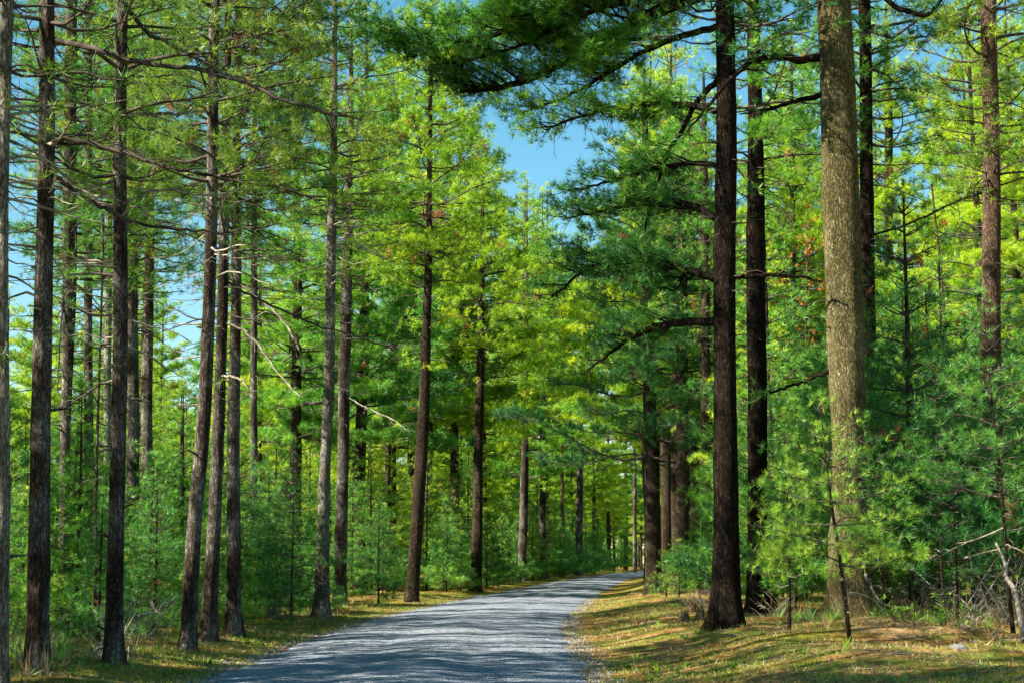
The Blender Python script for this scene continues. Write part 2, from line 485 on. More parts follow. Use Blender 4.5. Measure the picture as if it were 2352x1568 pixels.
NEAR = dict(twigs=9.0, per_twig=6.0, needle=0.13, width=0.0075, K=19, spread=0.75, up=0.35)
NEARC = dict(twigs=8.5, per_twig=8.5, needle=0.16, width=0.0095, K=15, spread=0.85, up=0.3, rust=0.02)
MIDS = dict(twigs=7.5, per_twig=6.2, needle=0.18, width=0.0145, K=16, spread=0.85, up=0.35, rust=0.01)
FAR = dict(twigs=8.0, per_twig=6.5, needle=0.25, width=0.025, K=15, spread=0.85, up=0.3, twigwood=False, zspread=0.07, rust=0.012)
MFAR = dict(twigs=6.5, per_twig=6.5, needle=0.22, width=0.020, K=16, spread=0.85, up=0.3, rust=0.02)

# ------------------------------------------------------------------ hero trunks, measured on the photograph
def trunk_mesh(rng, pts, rad, mat, sides=24, flare_h=0.7, flare=0.35, name='trunk', stubs=10):
    """pts world (rel. to base); resampled finely with a rough surface and root flare"""
    pts = np.asarray(pts, float); rad = np.asarray(rad, float)
    z = pts[:, 2]
    nz = np.concatenate([np.array([-0.35, -0.15, 0.0, 0.08, 0.18, 0.32, 0.5, 0.75]), np.arange(1.05, z[-1], 0.22 if sides > 24 else 0.35), [z[-1]]])
    X = np.interp(nz, z, pts[:, 0]); Y = np.interp(nz, z, pts[:, 1]); Rr = np.interp(nz, z, rad)
    k = np.array([0.25, 0.5, 0.25])
    for _ in range(4):
        X[3:-1] = np.convolve(X, k, 'same')[3:-1]; Y[3:-1] = np.convolve(Y, k, 'same')[3:-1]; Rr[3:-1] = np.convolve(Rr, k, 'same')[3:-1]
    X = X + 0.012 * np.sin(nz * 0.9 + rng.uniform(0, 6)) ; Y = Y + 0.02 * np.sin(nz * 0.7 + rng.uniform(0, 6))
    fl = flare * np.exp(-np.maximum(nz, -0.1) / flare_h * 2.2)
    mb = MB()
    P = np.stack([X, Y, nz], 1)
    tube(mb, P, Rr, sides, 0, rng, 0.055, fl, cap=True)
    # broken branch stubs
    n = stubs
    zz = rng.uniform(0.1, max(0.2, min(z[-1] * 0.8, 13)), n); a = rng.uniform(0, 6.28, n)
    b = np.stack([np.interp(zz, nz, X), np.interp(zz, nz, Y), zz], 1); rr = np.interp(zz, nz, Rr)
    d = np.stack([np.cos(a), np.sin(a), rng.uniform(-0.1, 0.5, n)], 1)
    cones(mb, b + d * rr[:, None] * 0.7, b + d * (rr + rng.uniform(0.04, 0.22, n))[:, None], 0.025 + 0 * rr, 0.012 + 0 * rr, 5, 0)
    return mb.mesh(name, [mat]), axis_fn(P), P, Rr

HERO = {}
def hero(key, seed, label, profile, base_y, mat='bark_red', H=20, spec=MIDS, leaf='olive', z_live=9, z_dead=3, Lmax=2.4, dens=0.8, d=None,
         gap=0.6, per=5, dead_n=4.0, deadL=1.6, flare=0.5, group=None, sides=24, taper_top=0.45, cat='pine tree', name='pine_tree', pale=False, droop=0.05, stubs=10, L_low=0.6):
    rng = np.random.default_rng(seed)
    bx, by, bw = profile[0]
    if d is None: d = on_ground(bx, base_y)
    base = at(bx, base_y, d)
    base[2] = float(ground(base[0], base[1]))
    P, Rr = [], []
    for px, py, w in profile:
        p = at(px, py, d); P.append(p - base); Rr.append(w * S * 0.5 / F_PX * d / ray(px, py)[1])
    P = np.array(P); Rr = np.array(Rr)
    o = np.argsort(P[:, 2]); P = P[o]; Rr = Rr[o]
    if P[0][2] > 0.02:
        P = np.concatenate([[[P[0][0], 0, 0]], P]); Rr = np.concatenate([[Rr[0]], Rr])
    # carry it on above the frame
    top = P[-1]; slope = (P[-1] - P[-2]) / max(0.5, (P[-1] - P[-2])[2]) * 0.5
    if H > top[2] + 0.5:
        ex = top + np.array([slope[0], slope[1], 1.0]) * (H - top[2])
        P = np.concatenate([P, [(top + ex) / 2, ex]]); Rr = np.concatenate([Rr, [Rr[-1] * 0.75, 0.03]])
    e = empty(name, base)
    tag(e, label, cat, group)
    tm, ax, PP, RR = trunk_mesh(rng, P, Rr, M[mat], sides=sides, flare=flare, stubs=stubs)
    link('trunk', tm, e)
    H = PP[-1][2]
    cm = crown_mesh('crown', rng, ax, H, z_live, z_dead, Lmax, spec, [M['twig'], M[leaf], M['twig_pale']], gap=gap, per=per, dens=dens, deadL=deadL, dead_n=dead_n, pale=pale, droop=droop, L_low=L_low)
    link('crown', cm, e)
    HERO[key] = (e, base, ax, d)
    return e

def limb(key, pts, r0, seed, spec=NEAR, leaf='dark', hang=0, fol=1.0, name='limb', label=None, twigs_len=1.0, depth=0.0, side_n=3.0, r1=0.012, up_only=False, t_from=0.15, sub_L=1.0):
    """a big limb traced in the picture plane of its tree; depth bends it towards (-) or away from (+) the camera"""
    e, base, ax, d = HERO[key]
    rng = np.random.default_rng(seed)
    n = len(pts)
    W = np.array([at(px, py, d + depth * i / (n - 1)) - base for i, (px, py) in enumerate(pts)])
    tt = np.linspace(0, 1, n); fine = np.linspace(0, 1, 26)
    Wf = np.stack([np.interp(fine, tt, W[:, k]) for k in range(3)], 1)
    kk = np.array([0.25, 0.5, 0.25])
    for _ in range(3):
        for c in range(3): Wf[1:-1, c] = np.convolve(Wf[:, c], kk, 'same')[1:-1]
    Wf[1:-1] += rng.normal(size=(24, 3)) * 0.012
    mb = MB()
    rad = r0 * (1 - fine) ** 0.8 + r1
    tube(mb, Wf, rad, 8, 0, rng, 0.08)
    seglen = np.linalg.norm(np.diff(Wf, axis=0), axis=1).sum()
    m = int(seglen * side_n)
    t = t_from + (1 - t_from) * rng.uniform(0, 1, m)
    b = np.stack([np.interp(t, fine, Wf[:, k]) for k in range(3)], 1)
    dirn = norm(np.stack([np.interp(t, fine, np.gradient(Wf[:, k])) for k in range(3)], 1))
    az = np.arctan2(dirn[:, 1], dirn[:, 0]) + rng.choice([-1, 1], m) * rng.uniform(R(25), R(85), m)
    LL = sub_L * (0.35 + 0.65 * (1 - t)) * rng.uniform(0.5, 1.2, m)
    ris = rng.normal(size=m) * 0.15 + float(up_only or 0.02)
    spray(mb, rng, b, az, LL, ris, 0.008 + 0.01 * LL, spec, density=np.full(m, fol), curve=0.10)
    if hang:                                 # bare drooping twigs underneath
        t = t_from + (1 - t_from) * rng.uniform(0, 1, hang)
        b = np.stack([np.interp(t, fine, Wf[:, k]) for k in range(3)], 1)
        az = rng.uniform(0, 6.28, hang); LL = rng.uniform(0.25, 0.8, hang) * twigs_len
        hs = dict(spec); hs['twigs'] = 5; hs['zspread'] = 0.5
        spray(mb, rng, b, az, LL * 0.6, np.full(hang, -1.0) + rng.normal(size=hang) * 0.3, 0.004 + 0.006 * LL, hs, density=np.full(hang, 0.04), curve=-0.3)
    o = link(name, mb.mesh(name, [M['twig_pale'] if label and 'pale' in label else M['bark_shaded'] if key[0] == 'R' else M['twig'], M[leaf]]), e)
    if label: o['label'] = label
    return o


# ================================================================== structure: ground and road
def ground_sheet():
    ys = np.concatenate([np.arange(-60, 14, 3.0), np.arange(14, 70, 0.22), np.arange(70, 130, 0.8), np.arange(130, 300, 4.0), np.arange(300, 901, 25.0)])
    us = np.concatenate([np.arange(-400, -60, 20.0), np.arange(-60, -20, 2.0), np.arange(-20, -9, 0.5), np.arange(-9, 16, 0.18), np.arange(16, 30, 0.8), np.arange(30, 60, 3), np.arange(60, 401, 20.0)])
    U, Y = np.meshgrid(us, ys)
    X = U + road_c(Y)
    Z = ground(X, Y)
    mb = MB()
    nx, ny = len(us), len(ys)
    i = np.arange(nx - 1)[None]; j = np.arange(ny - 1)[:, None]
    a = j * nx + i
    q = np.stack([a, a + 1, a + 1 + nx, a + nx], -1).reshape(-1, 4)
    mb.add(np.stack([X, Y, Z], -1).reshape(-1, 3), q=q)
    m, nt, n, l = nodes_of('forest_floor')
    tc = n.new('ShaderNodeTexCoord')
    def noise(s, det=6, rough=0.6, sc=None):
        no = n.new('ShaderNodeTexNoise'); no.inputs['Scale'].default_value = s; no.inputs['Detail'].default_value = det; no.inputs['Roughness'].default_value = rough
        if sc:
            mp = n.new('ShaderNodeMapping'); mp.inputs['Scale'].default_value = sc; l.new(tc.outputs['Object'], mp.inputs[0]); l.new(mp.outputs[0], no.inputs[0])
        else: l.new(tc.outputs['Object'], no.inputs[0])
        return no
    n1 = noise(0.35); n2 = noise(14, 8, 0.75); n3 = noise(0.9, 5); n4 = noise(60, 4, 0.7)
    litter = ramp(n, [(0.30, (0.09, 0.045, 0.018)), (0.48, (0.28, 0.17, 0.06)), (0.68, (0.50, 0.36, 0.14))])
    l.new(n2.outputs['Fac'], litter.inputs[0])
    green = ramp(n, [(0.30, (0.05, 0.08, 0.015)), (0.50, (0.15, 0.20, 0.03)), (0.70, (0.30, 0.33, 0.06))])
    l.new(n2.outputs['Fac'], green.inputs[0])
    sel = ramp(n, [(0.42, (0, 0, 0)), (0.56, (1, 1, 1))])
    l.new(n3.outputs['Fac'], sel.inputs[0])
    mx = n.new('ShaderNodeMix'); mx.data_type = 'RGBA'
    l.new(sel.outputs[0], mx.inputs[0]); l.new(litter.outputs[0], mx.inputs[6]); l.new(green.outputs[0], mx.inputs[7])
    red = n.new('ShaderNodeMix'); red.data_type = 'RGBA'; red.blend_type = 'MULTIPLY'
    rs = ramp(n, [(0.42, (1, 1, 1)), (0.62, (0.95, 0.66, 0.52))]); l.new(n1.outputs['Fac'], rs.inputs[0])
    red.inputs[0].default_value = 1.0; l.new(mx.outputs[2], red.inputs[6]); l.new(rs.outputs[0], red.inputs[7])
    vd = n.new('ShaderNodeVectorMath'); vd.operation = 'SUBTRACT'; vd.inputs[1].default_value = (6.1, 26.3, 0.5)
    l.new(tc.outputs['Object'], vd.inputs[0])
    vs = n.new('ShaderNodeVectorMath'); vs.operation = 'MULTIPLY'; vs.inputs[1].default_value = (0.55, 0.42, 0.2); l.new(vd.outputs[0], vs.inputs[0])
    vl = n.new('ShaderNodeVectorMath'); vl.operation = 'LENGTH'; l.new(vs.outputs[0], vl.inputs[0])
    va = n.new('ShaderNodeMath'); va.operation = 'MULTIPLY_ADD'; va.inputs[1].default_value = 0.9; l.new(n3.outputs['Fac'], va.inputs[0]); l.new(vl.outputs['Value'], va.inputs[2])
    vr = ramp(n, [(0.95, (1, 1, 1)), (1.0, (0, 0, 0))]); vr.color_ramp.elements[0].position = 0.80; l.new(va.outputs[0], vr.inputs[0])
    sand = n.new('ShaderNodeMix'); sand.data_type = 'RGBA'; l.new(vr.outputs[0], sand.inputs[0])
    sc_ = ramp(n, [(0.3, (0.36, 0.20, 0.085)), (0.7, (0.60, 0.40, 0.19))]); l.new(n2.outputs['Fac'], sc_.inputs[0])
    l.new(red.outputs[2], sand.inputs[6]); l.new(sc_.outputs[0], sand.inputs[7])
    b = n.new('ShaderNodeBump'); b.inputs['Strength'].default_value = 0.8; b.inputs['Distance'].default_value = 0.06
    l.new(n2.outputs['Fac'], b.inputs['Height'])
    b2 = n.new('ShaderNodeBump'); b2.inputs['Strength'].default_value = 0.5; b2.inputs['Distance'].default_value = 0.02
    l.new(n4.outputs['Fac'], b2.inputs['Height']); l.new(b.outputs[0], b2.inputs['Normal'])
    p = n.new('ShaderNodeBsdfDiffuse'); l.new(sand.outputs[2], p.inputs[0]); l.new(b2.outputs[0], p.inputs['Normal'])
    o = n.new('ShaderNodeOutputMaterial'); l.new(p.outputs[0], o.inputs[0])
    tag(link('ground', mb.mesh('ground', [m])), kind='structure', label='forest floor of brown needles with mossy patches')
ground_sheet()

def road_sheet():
    ys = np.concatenate([np.arange(-40, 14, 1.0), np.arange(14, 60, 0.14), np.arange(60, 120, 0.4), np.arange(120, 420, 2.0)])
    k = 61
    s = np.linspace(-1, 1, k)
    Sg, Y = np.meshgrid(s, ys)
    el = HW + 0.13 * vnoise(Y, 0 * Y + 3, 0.9, 5) + 0.07 * vnoise(Y, 0 * Y + 3, 3.7, 6)
    er = HW + 0.14 * vnoise(Y, 0 * Y + 9, 0.8, 7) + 0.08 * vnoise(Y, 0 * Y + 9, 3.9, 8)
    U = np.where(Sg < 0, Sg * el, Sg * er)
    X = U + road_c(Y)
    a = np.abs(Sg)
    crown_ = 0.09 * (1 - a ** 2)
    ruts = -0.030 * (np.exp(-((U - 0.95) / 0.35) ** 2) + np.exp(-((U + 0.85) / 0.35) ** 2))
    Z = 0.012 + crown_ + ruts + 0.016 * vnoise(X, Y, 0.55, 11) + 0.010 * vnoise(X, Y, 1.6, 12) + 0.004 * vnoise(X, Y, 5.0, 13)
    Z = Z - 0.06 * sstep(0.93, 1.0, a)
    mb = MB(); nx, ny = k, len(ys)
    i = np.arange(nx - 1)[None]; j = np.arange(ny - 1)[:, None]; q0 = j * nx + i
    mb.add(np.stack([X, Y, Z], -1).reshape(-1, 3), q=np.stack([q0, q0 + 1, q0 + 1 + nx, q0 + nx], -1).reshape(-1, 4))
    m, nt, n, l = nodes_of('gravel')
    tc = n.new('ShaderNodeTexCoord')
    vo = n.new('ShaderNodeTexVoronoi'); vo.inputs['Scale'].default_value = 22; l.new(tc.outputs['Object'], vo.inputs[0])
    vo2 = n.new('ShaderNodeTexVoronoi'); vo2.inputs['Scale'].default_value = 7; l.new(tc.outputs['Object'], vo2.inputs[0])
    no = n.new('ShaderNodeTexNoise'); no.inputs['Scale'].default_value = 0.8; no.inputs['Detail'].default_value = 8; no.inputs['Roughness'].default_value = 0.7
    l.new(tc.outputs['Object'], no.inputs[0])
    c1 = ramp(n, [(0.0, (0.11, 0.13, 0.16)), (0.6, (0.225, 0.25, 0.285)), (1.0, (0.39, 0.41, 0.43))])
    sp = n.new('ShaderNodeSeparateColor'); l.new(vo.outputs['Color'], sp.inputs[0]); l.new(sp.outputs[0], c1.inputs[0])
    c2 = ramp(n, [(0.3, (0.78, 0.80, 0.84)), (0.7, (1.06, 1.05, 1.02))]); l.new(no.outputs['Fac'], c2.inputs[0])
    mx = n.new('ShaderNodeMix'); mx.data_type = 'RGBA'; mx.blend_type = 'MULTIPLY'; mx.inputs[0].default_value = 1
    l.new(c1.outputs[0], mx.inputs[6]); l.new(c2.outputs[0], mx.inputs[7])
    b = n.new('ShaderNodeBump'); b.inputs['Strength'].default_value = 0.9; b.inputs['Distance'].default_value = 0.03
    l.new(vo.outputs['Distance'], b.inputs['Height'])
    b2 = n.new('ShaderNodeBump'); b2.inputs['Strength'].default_value = 0.5; b2.inputs['Distance'].default_value = 0.04
    l.new(vo2.outputs['Distance'], b2.inputs['Height']); l.new(b.outputs[0], b2.inputs['Normal'])
    p = n.new('ShaderNodeBsdfDiffuse'); l.new(mx.outputs[2], p.inputs[0]); l.new(b2.outputs[0], p.inputs['Normal'])
    o = n.new('ShaderNodeOutputMaterial'); l.new(p.outputs[0], o.inputs[0])
    tag(link('road', mb.mesh('road', [m])), kind='structure', label='grey gravel road curving to the right')
road_sheet()

# ================================================================== trunks on the left
LG = None
hero('L0', 10, 'pale pine cut by the left edge of the picture', [(-2, 1600, 36), (8, 900, 26), (10, 450, 24), (14, 0, 30)], 1600, mat='bark_sunlit', d=19.0, z_live=7.4, z_dead=3.5, dens=0.3, pale=True, H=17, spec=NEARC, Lmax=2.2, gap=0.8, dead_n=7)
hero('L1', 11, 'thick grey trunk nearest on the left, base below the picture edge', [(82, 1590, 56), (90, 1200, 48), (98, 900, 42), (104, 500, 38), (106, 0, 34)], 1590, d=20.5, z_live=6.9, z_dead=3.6, dens=0.35, deadL=2.2, H=17, pale=True, spec=NEARC, Lmax=2.3, gap=0.7, dead_n=7)
hero('L2', 12, 'dark slim trunk with a pale strip just right of the thickest left trunk', [(140, 1541, 24), (146, 1200, 22), (154, 900, 24), (160, 600, 32), (163, 0, 26)], 1541, d=33, leaf='mid', z_live=7.4, z_dead=4, dens=0.8, H=20, spec=NEARC, Lmax=3.0, gap=0.5, dead_n=7)
hero('L3', 13, 'slim trunk fourth from the left with green showing either side', [(206, 1470, 22), (204, 1000, 20), (203, 600, 19), (203, 0, 17)], 1470, d=37, z_live=8.4, z_dead=4, dens=0.8, H=20, spec=NEARC, Lmax=3.0, gap=0.5, dead_n=7)
hero('L4', 14, 'thin pale sunlit stem half hidden by the trunk beside it', [(246, 1460, 17), (248, 800, 17), (250, 450, 15), (252, 0, 13)], 1460, mat='bark_sunlit', d=42, leaf='mid', z_live=9.4, z_dead=5, dens=0.8, H=20, pale=True, spec=NEARC, Lmax=3.0, gap=0.5, dead_n=7)
hero('L5', 15, 'straight grey trunk with dead brush at its foot, left foreground', [(264, 1521, 40), (268, 1200, 37), (274, 800, 34), (277, 400, 30), (280, 0, 27)], 1521, z_live=6.9, z_dead=3.5, dens=0.45, H=17, deadL=2.2, pale=True, spec=NEARC, Lmax=3.0, gap=0.7, dead_n=7)
hero('L6', 16, 'shaded trunk standing close behind the brush-footed grey trunk', [(306, 1430, 30), (306, 1000, 28), (302, 600, 27), (300, 0, 22)], 1430, d=40, leaf='mid', z_live=8.4, z_dead=4, dens=0.8, H=21, spec=NEARC, Lmax=3.0, gap=0.5, dead_n=7)
hero('L7', 17, 'slender trunk alone against the blue gap, left of the leaning trunk', [(338, 1420, 26), (338, 1000, 25), (341, 600, 24), (346, 200, 20), (348, 0, 16)], 1420, d=43, leaf='mid', z_live=9.4, z_dead=4.5, dens=0.8, H=21, spec=NEARC, Lmax=3.0, gap=0.5, dead_n=7)
hero('L8', 18, 'leaning trunk at the roadside, pale bark lit on its upper half', [(430, 1492, 36), (448, 1200, 34), (468, 1000, 33), (478, 700, 28), (490, 350, 25), (494, 0, 24)], 1492, z_live=8.0, z_dead=4, dens=0.8, H=21, deadL=2.0, pale=True, spec=NEARC, Lmax=3.0, gap=0.5, dead_n=7, mat='bark_red')
hero('L9', 19, 'trunk right behind the leaning one, flaky light stripe up its middle', [(478, 1470, 38), (494, 1200, 31), (501, 1000, 28), (510, 700, 24), (519, 400, 21), (523, 0, 16)], 1470, z_live=8.4, z_dead=4, dens=0.8, H=21, deadL=2.0, spec=NEARC, Lmax=3.0, gap=0.5, dead_n=7)
hero('L10', 20, 'upright trunk third of the roadside trio, grey and reddish flakes', [(536, 1452, 33), (538, 1000, 28), (541, 600, 23), (545, 300, 19), (547, 0, 14)], 1452, z_live=8.4, z_dead=4, dens=0.8, H=21, deadL=2.0, pale=True, spec=NEARC, Lmax=3.0, gap=0.5, dead_n=7, mat='bark_red')
hero('L11', 21, 'thin trunk in green haze just right of the roadside trio', [(582, 1410, 17), (583, 1000, 16), (584, 600, 15), (584, 300, 12)], 1410, d=52, leaf='mid', z_live=10.4, z_dead=5, dens=0.8, H=22, spec=NEARC, Lmax=3.0, gap=0.5, dead_n=7)
hero('L12', 22, 'sunlit pale trunk left of centre with a dark foot at the road edge', [(738, 1416, 34), (746, 1100, 25), (756, 850, 25), (763, 500, 21), (766, 300, 16)], 1416, mat='bark_sunlit', z_live=11.0, z_dead=4.5, dens=0.75, H=20, Lmax=3.6, leaf='olive', pale=True, dead_n=7, deadL=2.2)
hero('L13', 23, 'brown trunk close behind the pale one left of centre', [(782, 1380, 28), (786, 1100, 27), (793, 800, 26), (800, 500, 21), (803, 350, 16)], 1380, d=56, z_live=11.5, z_dead=5, dens=0.8, H=21, Lmax=3.6, leaf='mid', dead_n=6)
hero('L14', 24, 'brown trunk at the road edge in the middle, leaning to the right', [(944, 1378, 33), (959, 1200, 29), (970, 1000, 27), (979, 800, 22), (984, 600, 17), (986, 450, 12)], 1378, z_live=12.0, z_dead=4.5, dens=0.85, H=26, Lmax=4.5, leaf='bright', flare=0.3, spec=MFAR, per=6, dead_n=6, deadL=2.2, mat='bark_white')
hero('L15', 25, 'thin trunk tucked behind the leaning middle trunk', [(982, 1350, 17), (986, 1000, 15), (990, 800, 13)], 1350, d=92, z_live=10.8, z_dead=6, dens=0.85, H=24, Lmax=4.5, leaf='mid', spec=MFAR, per=6)
hero('L15b', 26, 'dark trunk just left of the leaning middle trunk', [(944, 1340, 18), (945, 1000, 16), (946, 800, 13)], 1340, d=98, z_live=9.4, z_dead=6, dens=0.85, H=22, Lmax=4.5, leaf='mid', spec=MFAR, per=6)
hero('L16', 27, 'straight pale brown trunk at the verge, second right of the leaning middle one', [(1093, 1356, 26), (1100, 1000, 21), (1104, 800, 18), (1107, 600, 12)], 1356, z_live=12.5, z_dead=6, dens=0.85, H=22, Lmax=5.1, leaf='bright', spec=MFAR, per=6, dead_n=6, deadL=2.0, mat='bark_white')
hero('L17', 28, 'dark trunk by the far verge, well right of the middle', [(1199, 1334, 21), (1206, 1000, 15), (1208, 850, 11)], 1334, d=118, z_live=12.2, z_dead=8, dens=0.85, H=30, Lmax=5.4, leaf='bright', spec=MFAR, per=6)
hero('L18', 29, 'short visible stretch of brown trunk above the far understory', [(1246, 1320, 16), (1247, 1000, 14), (1247, 850, 10)], 1320, d=140, z_live=15.8, z_dead=10, dens=0.85, H=34, Lmax=5.6, leaf='mid', spec=MFAR, per=6)
hero('L20', 30, 'thin pale far trunk right of the short brown one', [(1291, 1316, 9), (1291, 900, 8)], 1316, d=160, z_live=15.8, z_dead=10, dens=0.8, H=34, Lmax=5.4, leaf='mid', mat='bark_big', spec=MFAR, per=6)
hero('L19', 31, 'dark slim trunk where the road bends out of sight', [(1329, 1312, 17), (1333, 1000, 13), (1335, 850, 9)], 1312, d=170, z_live=17.3, z_dead=10, dens=0.85, H=38, Lmax=6.0, leaf='mid', spec=MFAR, per=6)
hero('L21', 32, 'farthest trunk over the end of the road', [(1458, 1306, 9), (1458, 1100, 8)], 1306, d=215, z_live=17.3, z_dead=12, dens=0.85, H=32, Lmax=6.0, leaf='bright', spec=MFAR, per=6)
hero('T1', 33, 'thin dark sapling trunk left of the brush-footed grey trunk', [(219, 1507, 11), (222, 1200, 9), (226, 900, 6)], 1507, d=28, z_live=4.5, z_dead=1.5, dens=0.7, H=7.5, Lmax=1.1, leaf='young', flare=0.1, spec=NEAR, sides=10, stubs=0, cat='young pine', name='young_pine')

# ================================================================== trunks on the right
W_ = 'bark_white'
hero('R1', 41, 'furrowed brown trunk where the right bank meets the road', [(1501, 1360, 36), (1498, 1100, 34), (1494, 950, 31), (1487, 800, 27), (1484, 500, 22)], 1360, mat=W_, z_live=5.2, z_dead=3.5, dens=1.0, Lmax=6.0, H=21, leaf='dark', per=5, deadL=2.2, dead_n=6, L_low=0.85, gap=0.85)
hero('R2', 42, 'dark trunk in the gap between the two brown roadside trunks', [(1532, 1340, 26), (1530, 1000, 24), (1528, 800, 20)], 1340, d=82, mat=W_, z_live=8.6, z_dead=5, dens=0.8, Lmax=4.8, H=23, leaf='mid', spec=MFAR, per=6)
hero('R3', 43, 'grey-brown trunk second along the right bank', [(1566, 1362, 30), (1568, 1000, 29), (1567, 800, 26), (1566, 500, 21)], 1362, d=62, mat=W_, z_live=6.5, z_dead=4, dens=1.0, Lmax=4.2, H=20, leaf='dark', deadL=2.0)
hero('R4', 44, 'slim dark trunk behind the grey-brown one on the bank', [(1598, 1345, 22), (1595, 1000, 19), (1593, 800, 16)], 1345, d=76, mat=W_, z_live=9.4, z_dead=5, dens=0.8, Lmax=4.5, H=22, leaf='mid', spec=MFAR, per=6)
hero('R5', 45, 'brown trunk half hidden left of the big dark one', [(1626, 1380, 30), (1624, 1000, 27), (1620, 780, 22), (1618, 400, 18)], 1380, d=60, mat=W_, z_live=10.5, z_dead=5, dens=0.8, Lmax=3.4, H=20, leaf='mid')
hero('R6', 46, 'big dark furrowed trunk with flared roots on the grassy bank', [(1669, 1440, 66), (1666, 1200, 58), (1665, 900, 53), (1666, 600, 50), (1667, 200, 44), (1666, 0, 42)], 1440, mat='bark_shaded', z_live=11.5, z_dead=4.2, dens=0.9, Lmax=3.8, H=23, leaf='dark', flare=0.55, deadL=1.7, dead_n=7, sides=36, spec=MIDS)
hero('R7', 47, 'dark trunk standing right of and behind the big dark one', [(1742, 1424, 50), (1740, 1200, 46), (1739, 900, 44), (1737, 600, 42), (1733, 200, 33), (1731, 0, 29)], 1424, mat='bark_shaded', z_live=10.5, z_dead=5.5, dens=0.8, Lmax=3.9, H=23, leaf='mid', flare=0.4, deadL=1.4, dead_n=7, sides=30, d=37)
hero('R8', 48, 'stoutest trunk, pale yellow lit bark, behind the little pine', [(1944, 1440, 92), (1952, 1200, 84), (1953, 1000, 83), (1942, 800, 83), (1936, 600, 82), (1928, 300, 80), (1916, 0, 78)], 1440, mat='bark_big', z_live=13, z_dead=9.5, dens=0.8, Lmax=4.0, H=24, leaf='dark', flare=0.6, dead_n=5, sides=44, d=29.5)
hero('R9', 49, 'dark trunk pressed against the right side of the stoutest one', [(1992, 1420, 36), (1994, 1000, 34), (1993, 600, 32), (1988, 200, 29), (1986, 0, 27)], 1420, mat='bark_shaded', d=39, z_live=11.5, z_dead=6, dens=0.8, Lmax=3.9, H=23, leaf='mid', dead_n=5)
hero('R10', 50, 'reddish brown trunk near the right edge, foot hidden by young pines', [(2284, 1420, 44), (2280, 1000, 42), (2278, 700, 41), (2276, 400, 39), (2272, 0, 35)], 1420, mat='bark_warm', d=36, z_live=10.0, z_dead=5, dens=0.6, Lmax=3.4, H=22, leaf='olive', dead_n=7, sides=30)
hero('R11', 51, 'faint brown trunk in the green gap left of the stoutest one', [(1820, 1370, 20), (1820, 900, 17), (1821, 450, 14)], 1370, d=66, mat=W_, z_live=9.4, z_dead=5, dens=0.85, Lmax=4.8, H=24, leaf='bright', spec=MFAR, per=6)
hero('R12', 52, 'short dark stretch of trunk up right of the stoutest one', [(2045, 1370, 22), (2044, 800, 20), (2040, 250, 18)], 1370, d=64, mat=W_, z_live=9.4, z_dead=6, dens=0.85, Lmax=5.1, H=24, leaf='bright', spec=MFAR, per=6)
hero('R13', 53, 'thin pale pole left of the reddish right-hand trunk', [(2196, 1390, 9), (2180, 900, 8), (2160, 620, 7), (2140, 420, 4)], 1390, d=44, mat='bark_big', z_live=9.5, z_dead=3, dens=0.5, Lmax=1.2, H=11, leaf='young', flare=0.05, dead_n=4, deadL=0.8, stubs=0, sides=10)
hero('R14', 54, 'thin dark pole beside the pale one among the right young pines', [(2172, 1390, 8), (2165, 900, 7), (2158, 660, 5)], 1390, d=42, mat=W_, z_live=8, z_dead=3, dens=0.5, Lmax=1.0, H=9, leaf='young', flare=0.05, dead_n=4, deadL=0.8, stubs=0, sides=10)

# ------------------------------------------------------------------ limbs
LT = dict(NEAR); LT.update(needle=0.20, width=0.011, K=18, per_twig=5.5, twigs=9)
limb('R6', [(1690, -40), (1560, 4), (1450, 56), (1360, 112), (1250, 168), (1150, 204), (1052, 212)], 0.13, 60, LT, 'dark', hang=46, fol=0.95, depth=2.5, side_n=12, up_only=0.3, sub_L=2.7, r1=0.03, t_from=0.25, label='thick dark limb arching over the road')
limb('R6', [(1660, -160), (1500, -90), (1380, -30), (1250, 40), (1120, 90), (960, 105), (840, 60)], 0.10, 61, LT, 'mid', hang=8, fol=0.95, depth=2.0, side_n=12, sub_L=2.4)
limb('R6', [(1690, -90), (1560, -50), (1430, -5), (1330, 40), (1230, 90), (1120, 130), (1010, 150)], 0.07, 59, LT, 'mid', hang=6, fol=0.95, depth=1.5, side_n=11, up_only=0.15, sub_L=2.5)
limb('R6', [(1650, 60), (1580, 78), (1500, 105), (1420, 150), (1340, 205), (1260, 240), (1190, 262)], 0.06, 58, LT, 'mid', hang=30, fol=0.85, depth=1.8, side_n=13, sub_L=1.7)
limb('R6', [(1645, 380), (1580, 372), (1510, 385), (1440, 405), (1370, 425), (1310, 440)], 0.045, 57, LT, 'mid', hang=20, fol=0.75, depth=1.0, side_n=12, sub_L=1.5)
limb('R6', [(1645, 256), (1590, 240), (1500, 238), (1420, 245), (1350, 262), (1270, 290), (1200, 300)], 0.055, 62, LT, 'mid', hang=26, fol=0.75, depth=1.2, side_n=14, sub_L=1.5)
limb('R6', [(1650, 180), (1600, 232), (1570, 290), (1530, 360), (1500, 450), (1478, 540)], 0.055, 63, LT, 'dark', hang=14, fol=0.10, depth=1.0, side_n=4, sub_L=0.8)
limb('R6', [(1642, 500), (1610, 478), (1560, 462), (1500, 462), (1400, 480), (1290, 505)], 0.06, 64, LT, 'dark', hang=16, fol=0.8, depth=1.4, side_n=14, sub_L=1.7)
limb('R6', [(1642, 640), (1590, 622), (1520, 600), (1430, 592), (1340, 620), (1260, 690)], 0.07, 65, LT, 'dark', hang=20, fol=0.85, depth=1.4, side_n=14, sub_L=1.7)
limb('R6', [(1640, 738), (1580, 738), (1510, 748), (1450, 775), (1400, 808), (1340, 860)], 0.07, 66, LT, 'dark', hang=16, fol=0.75, depth=1.4, side_n=12, sub_L=1.4)
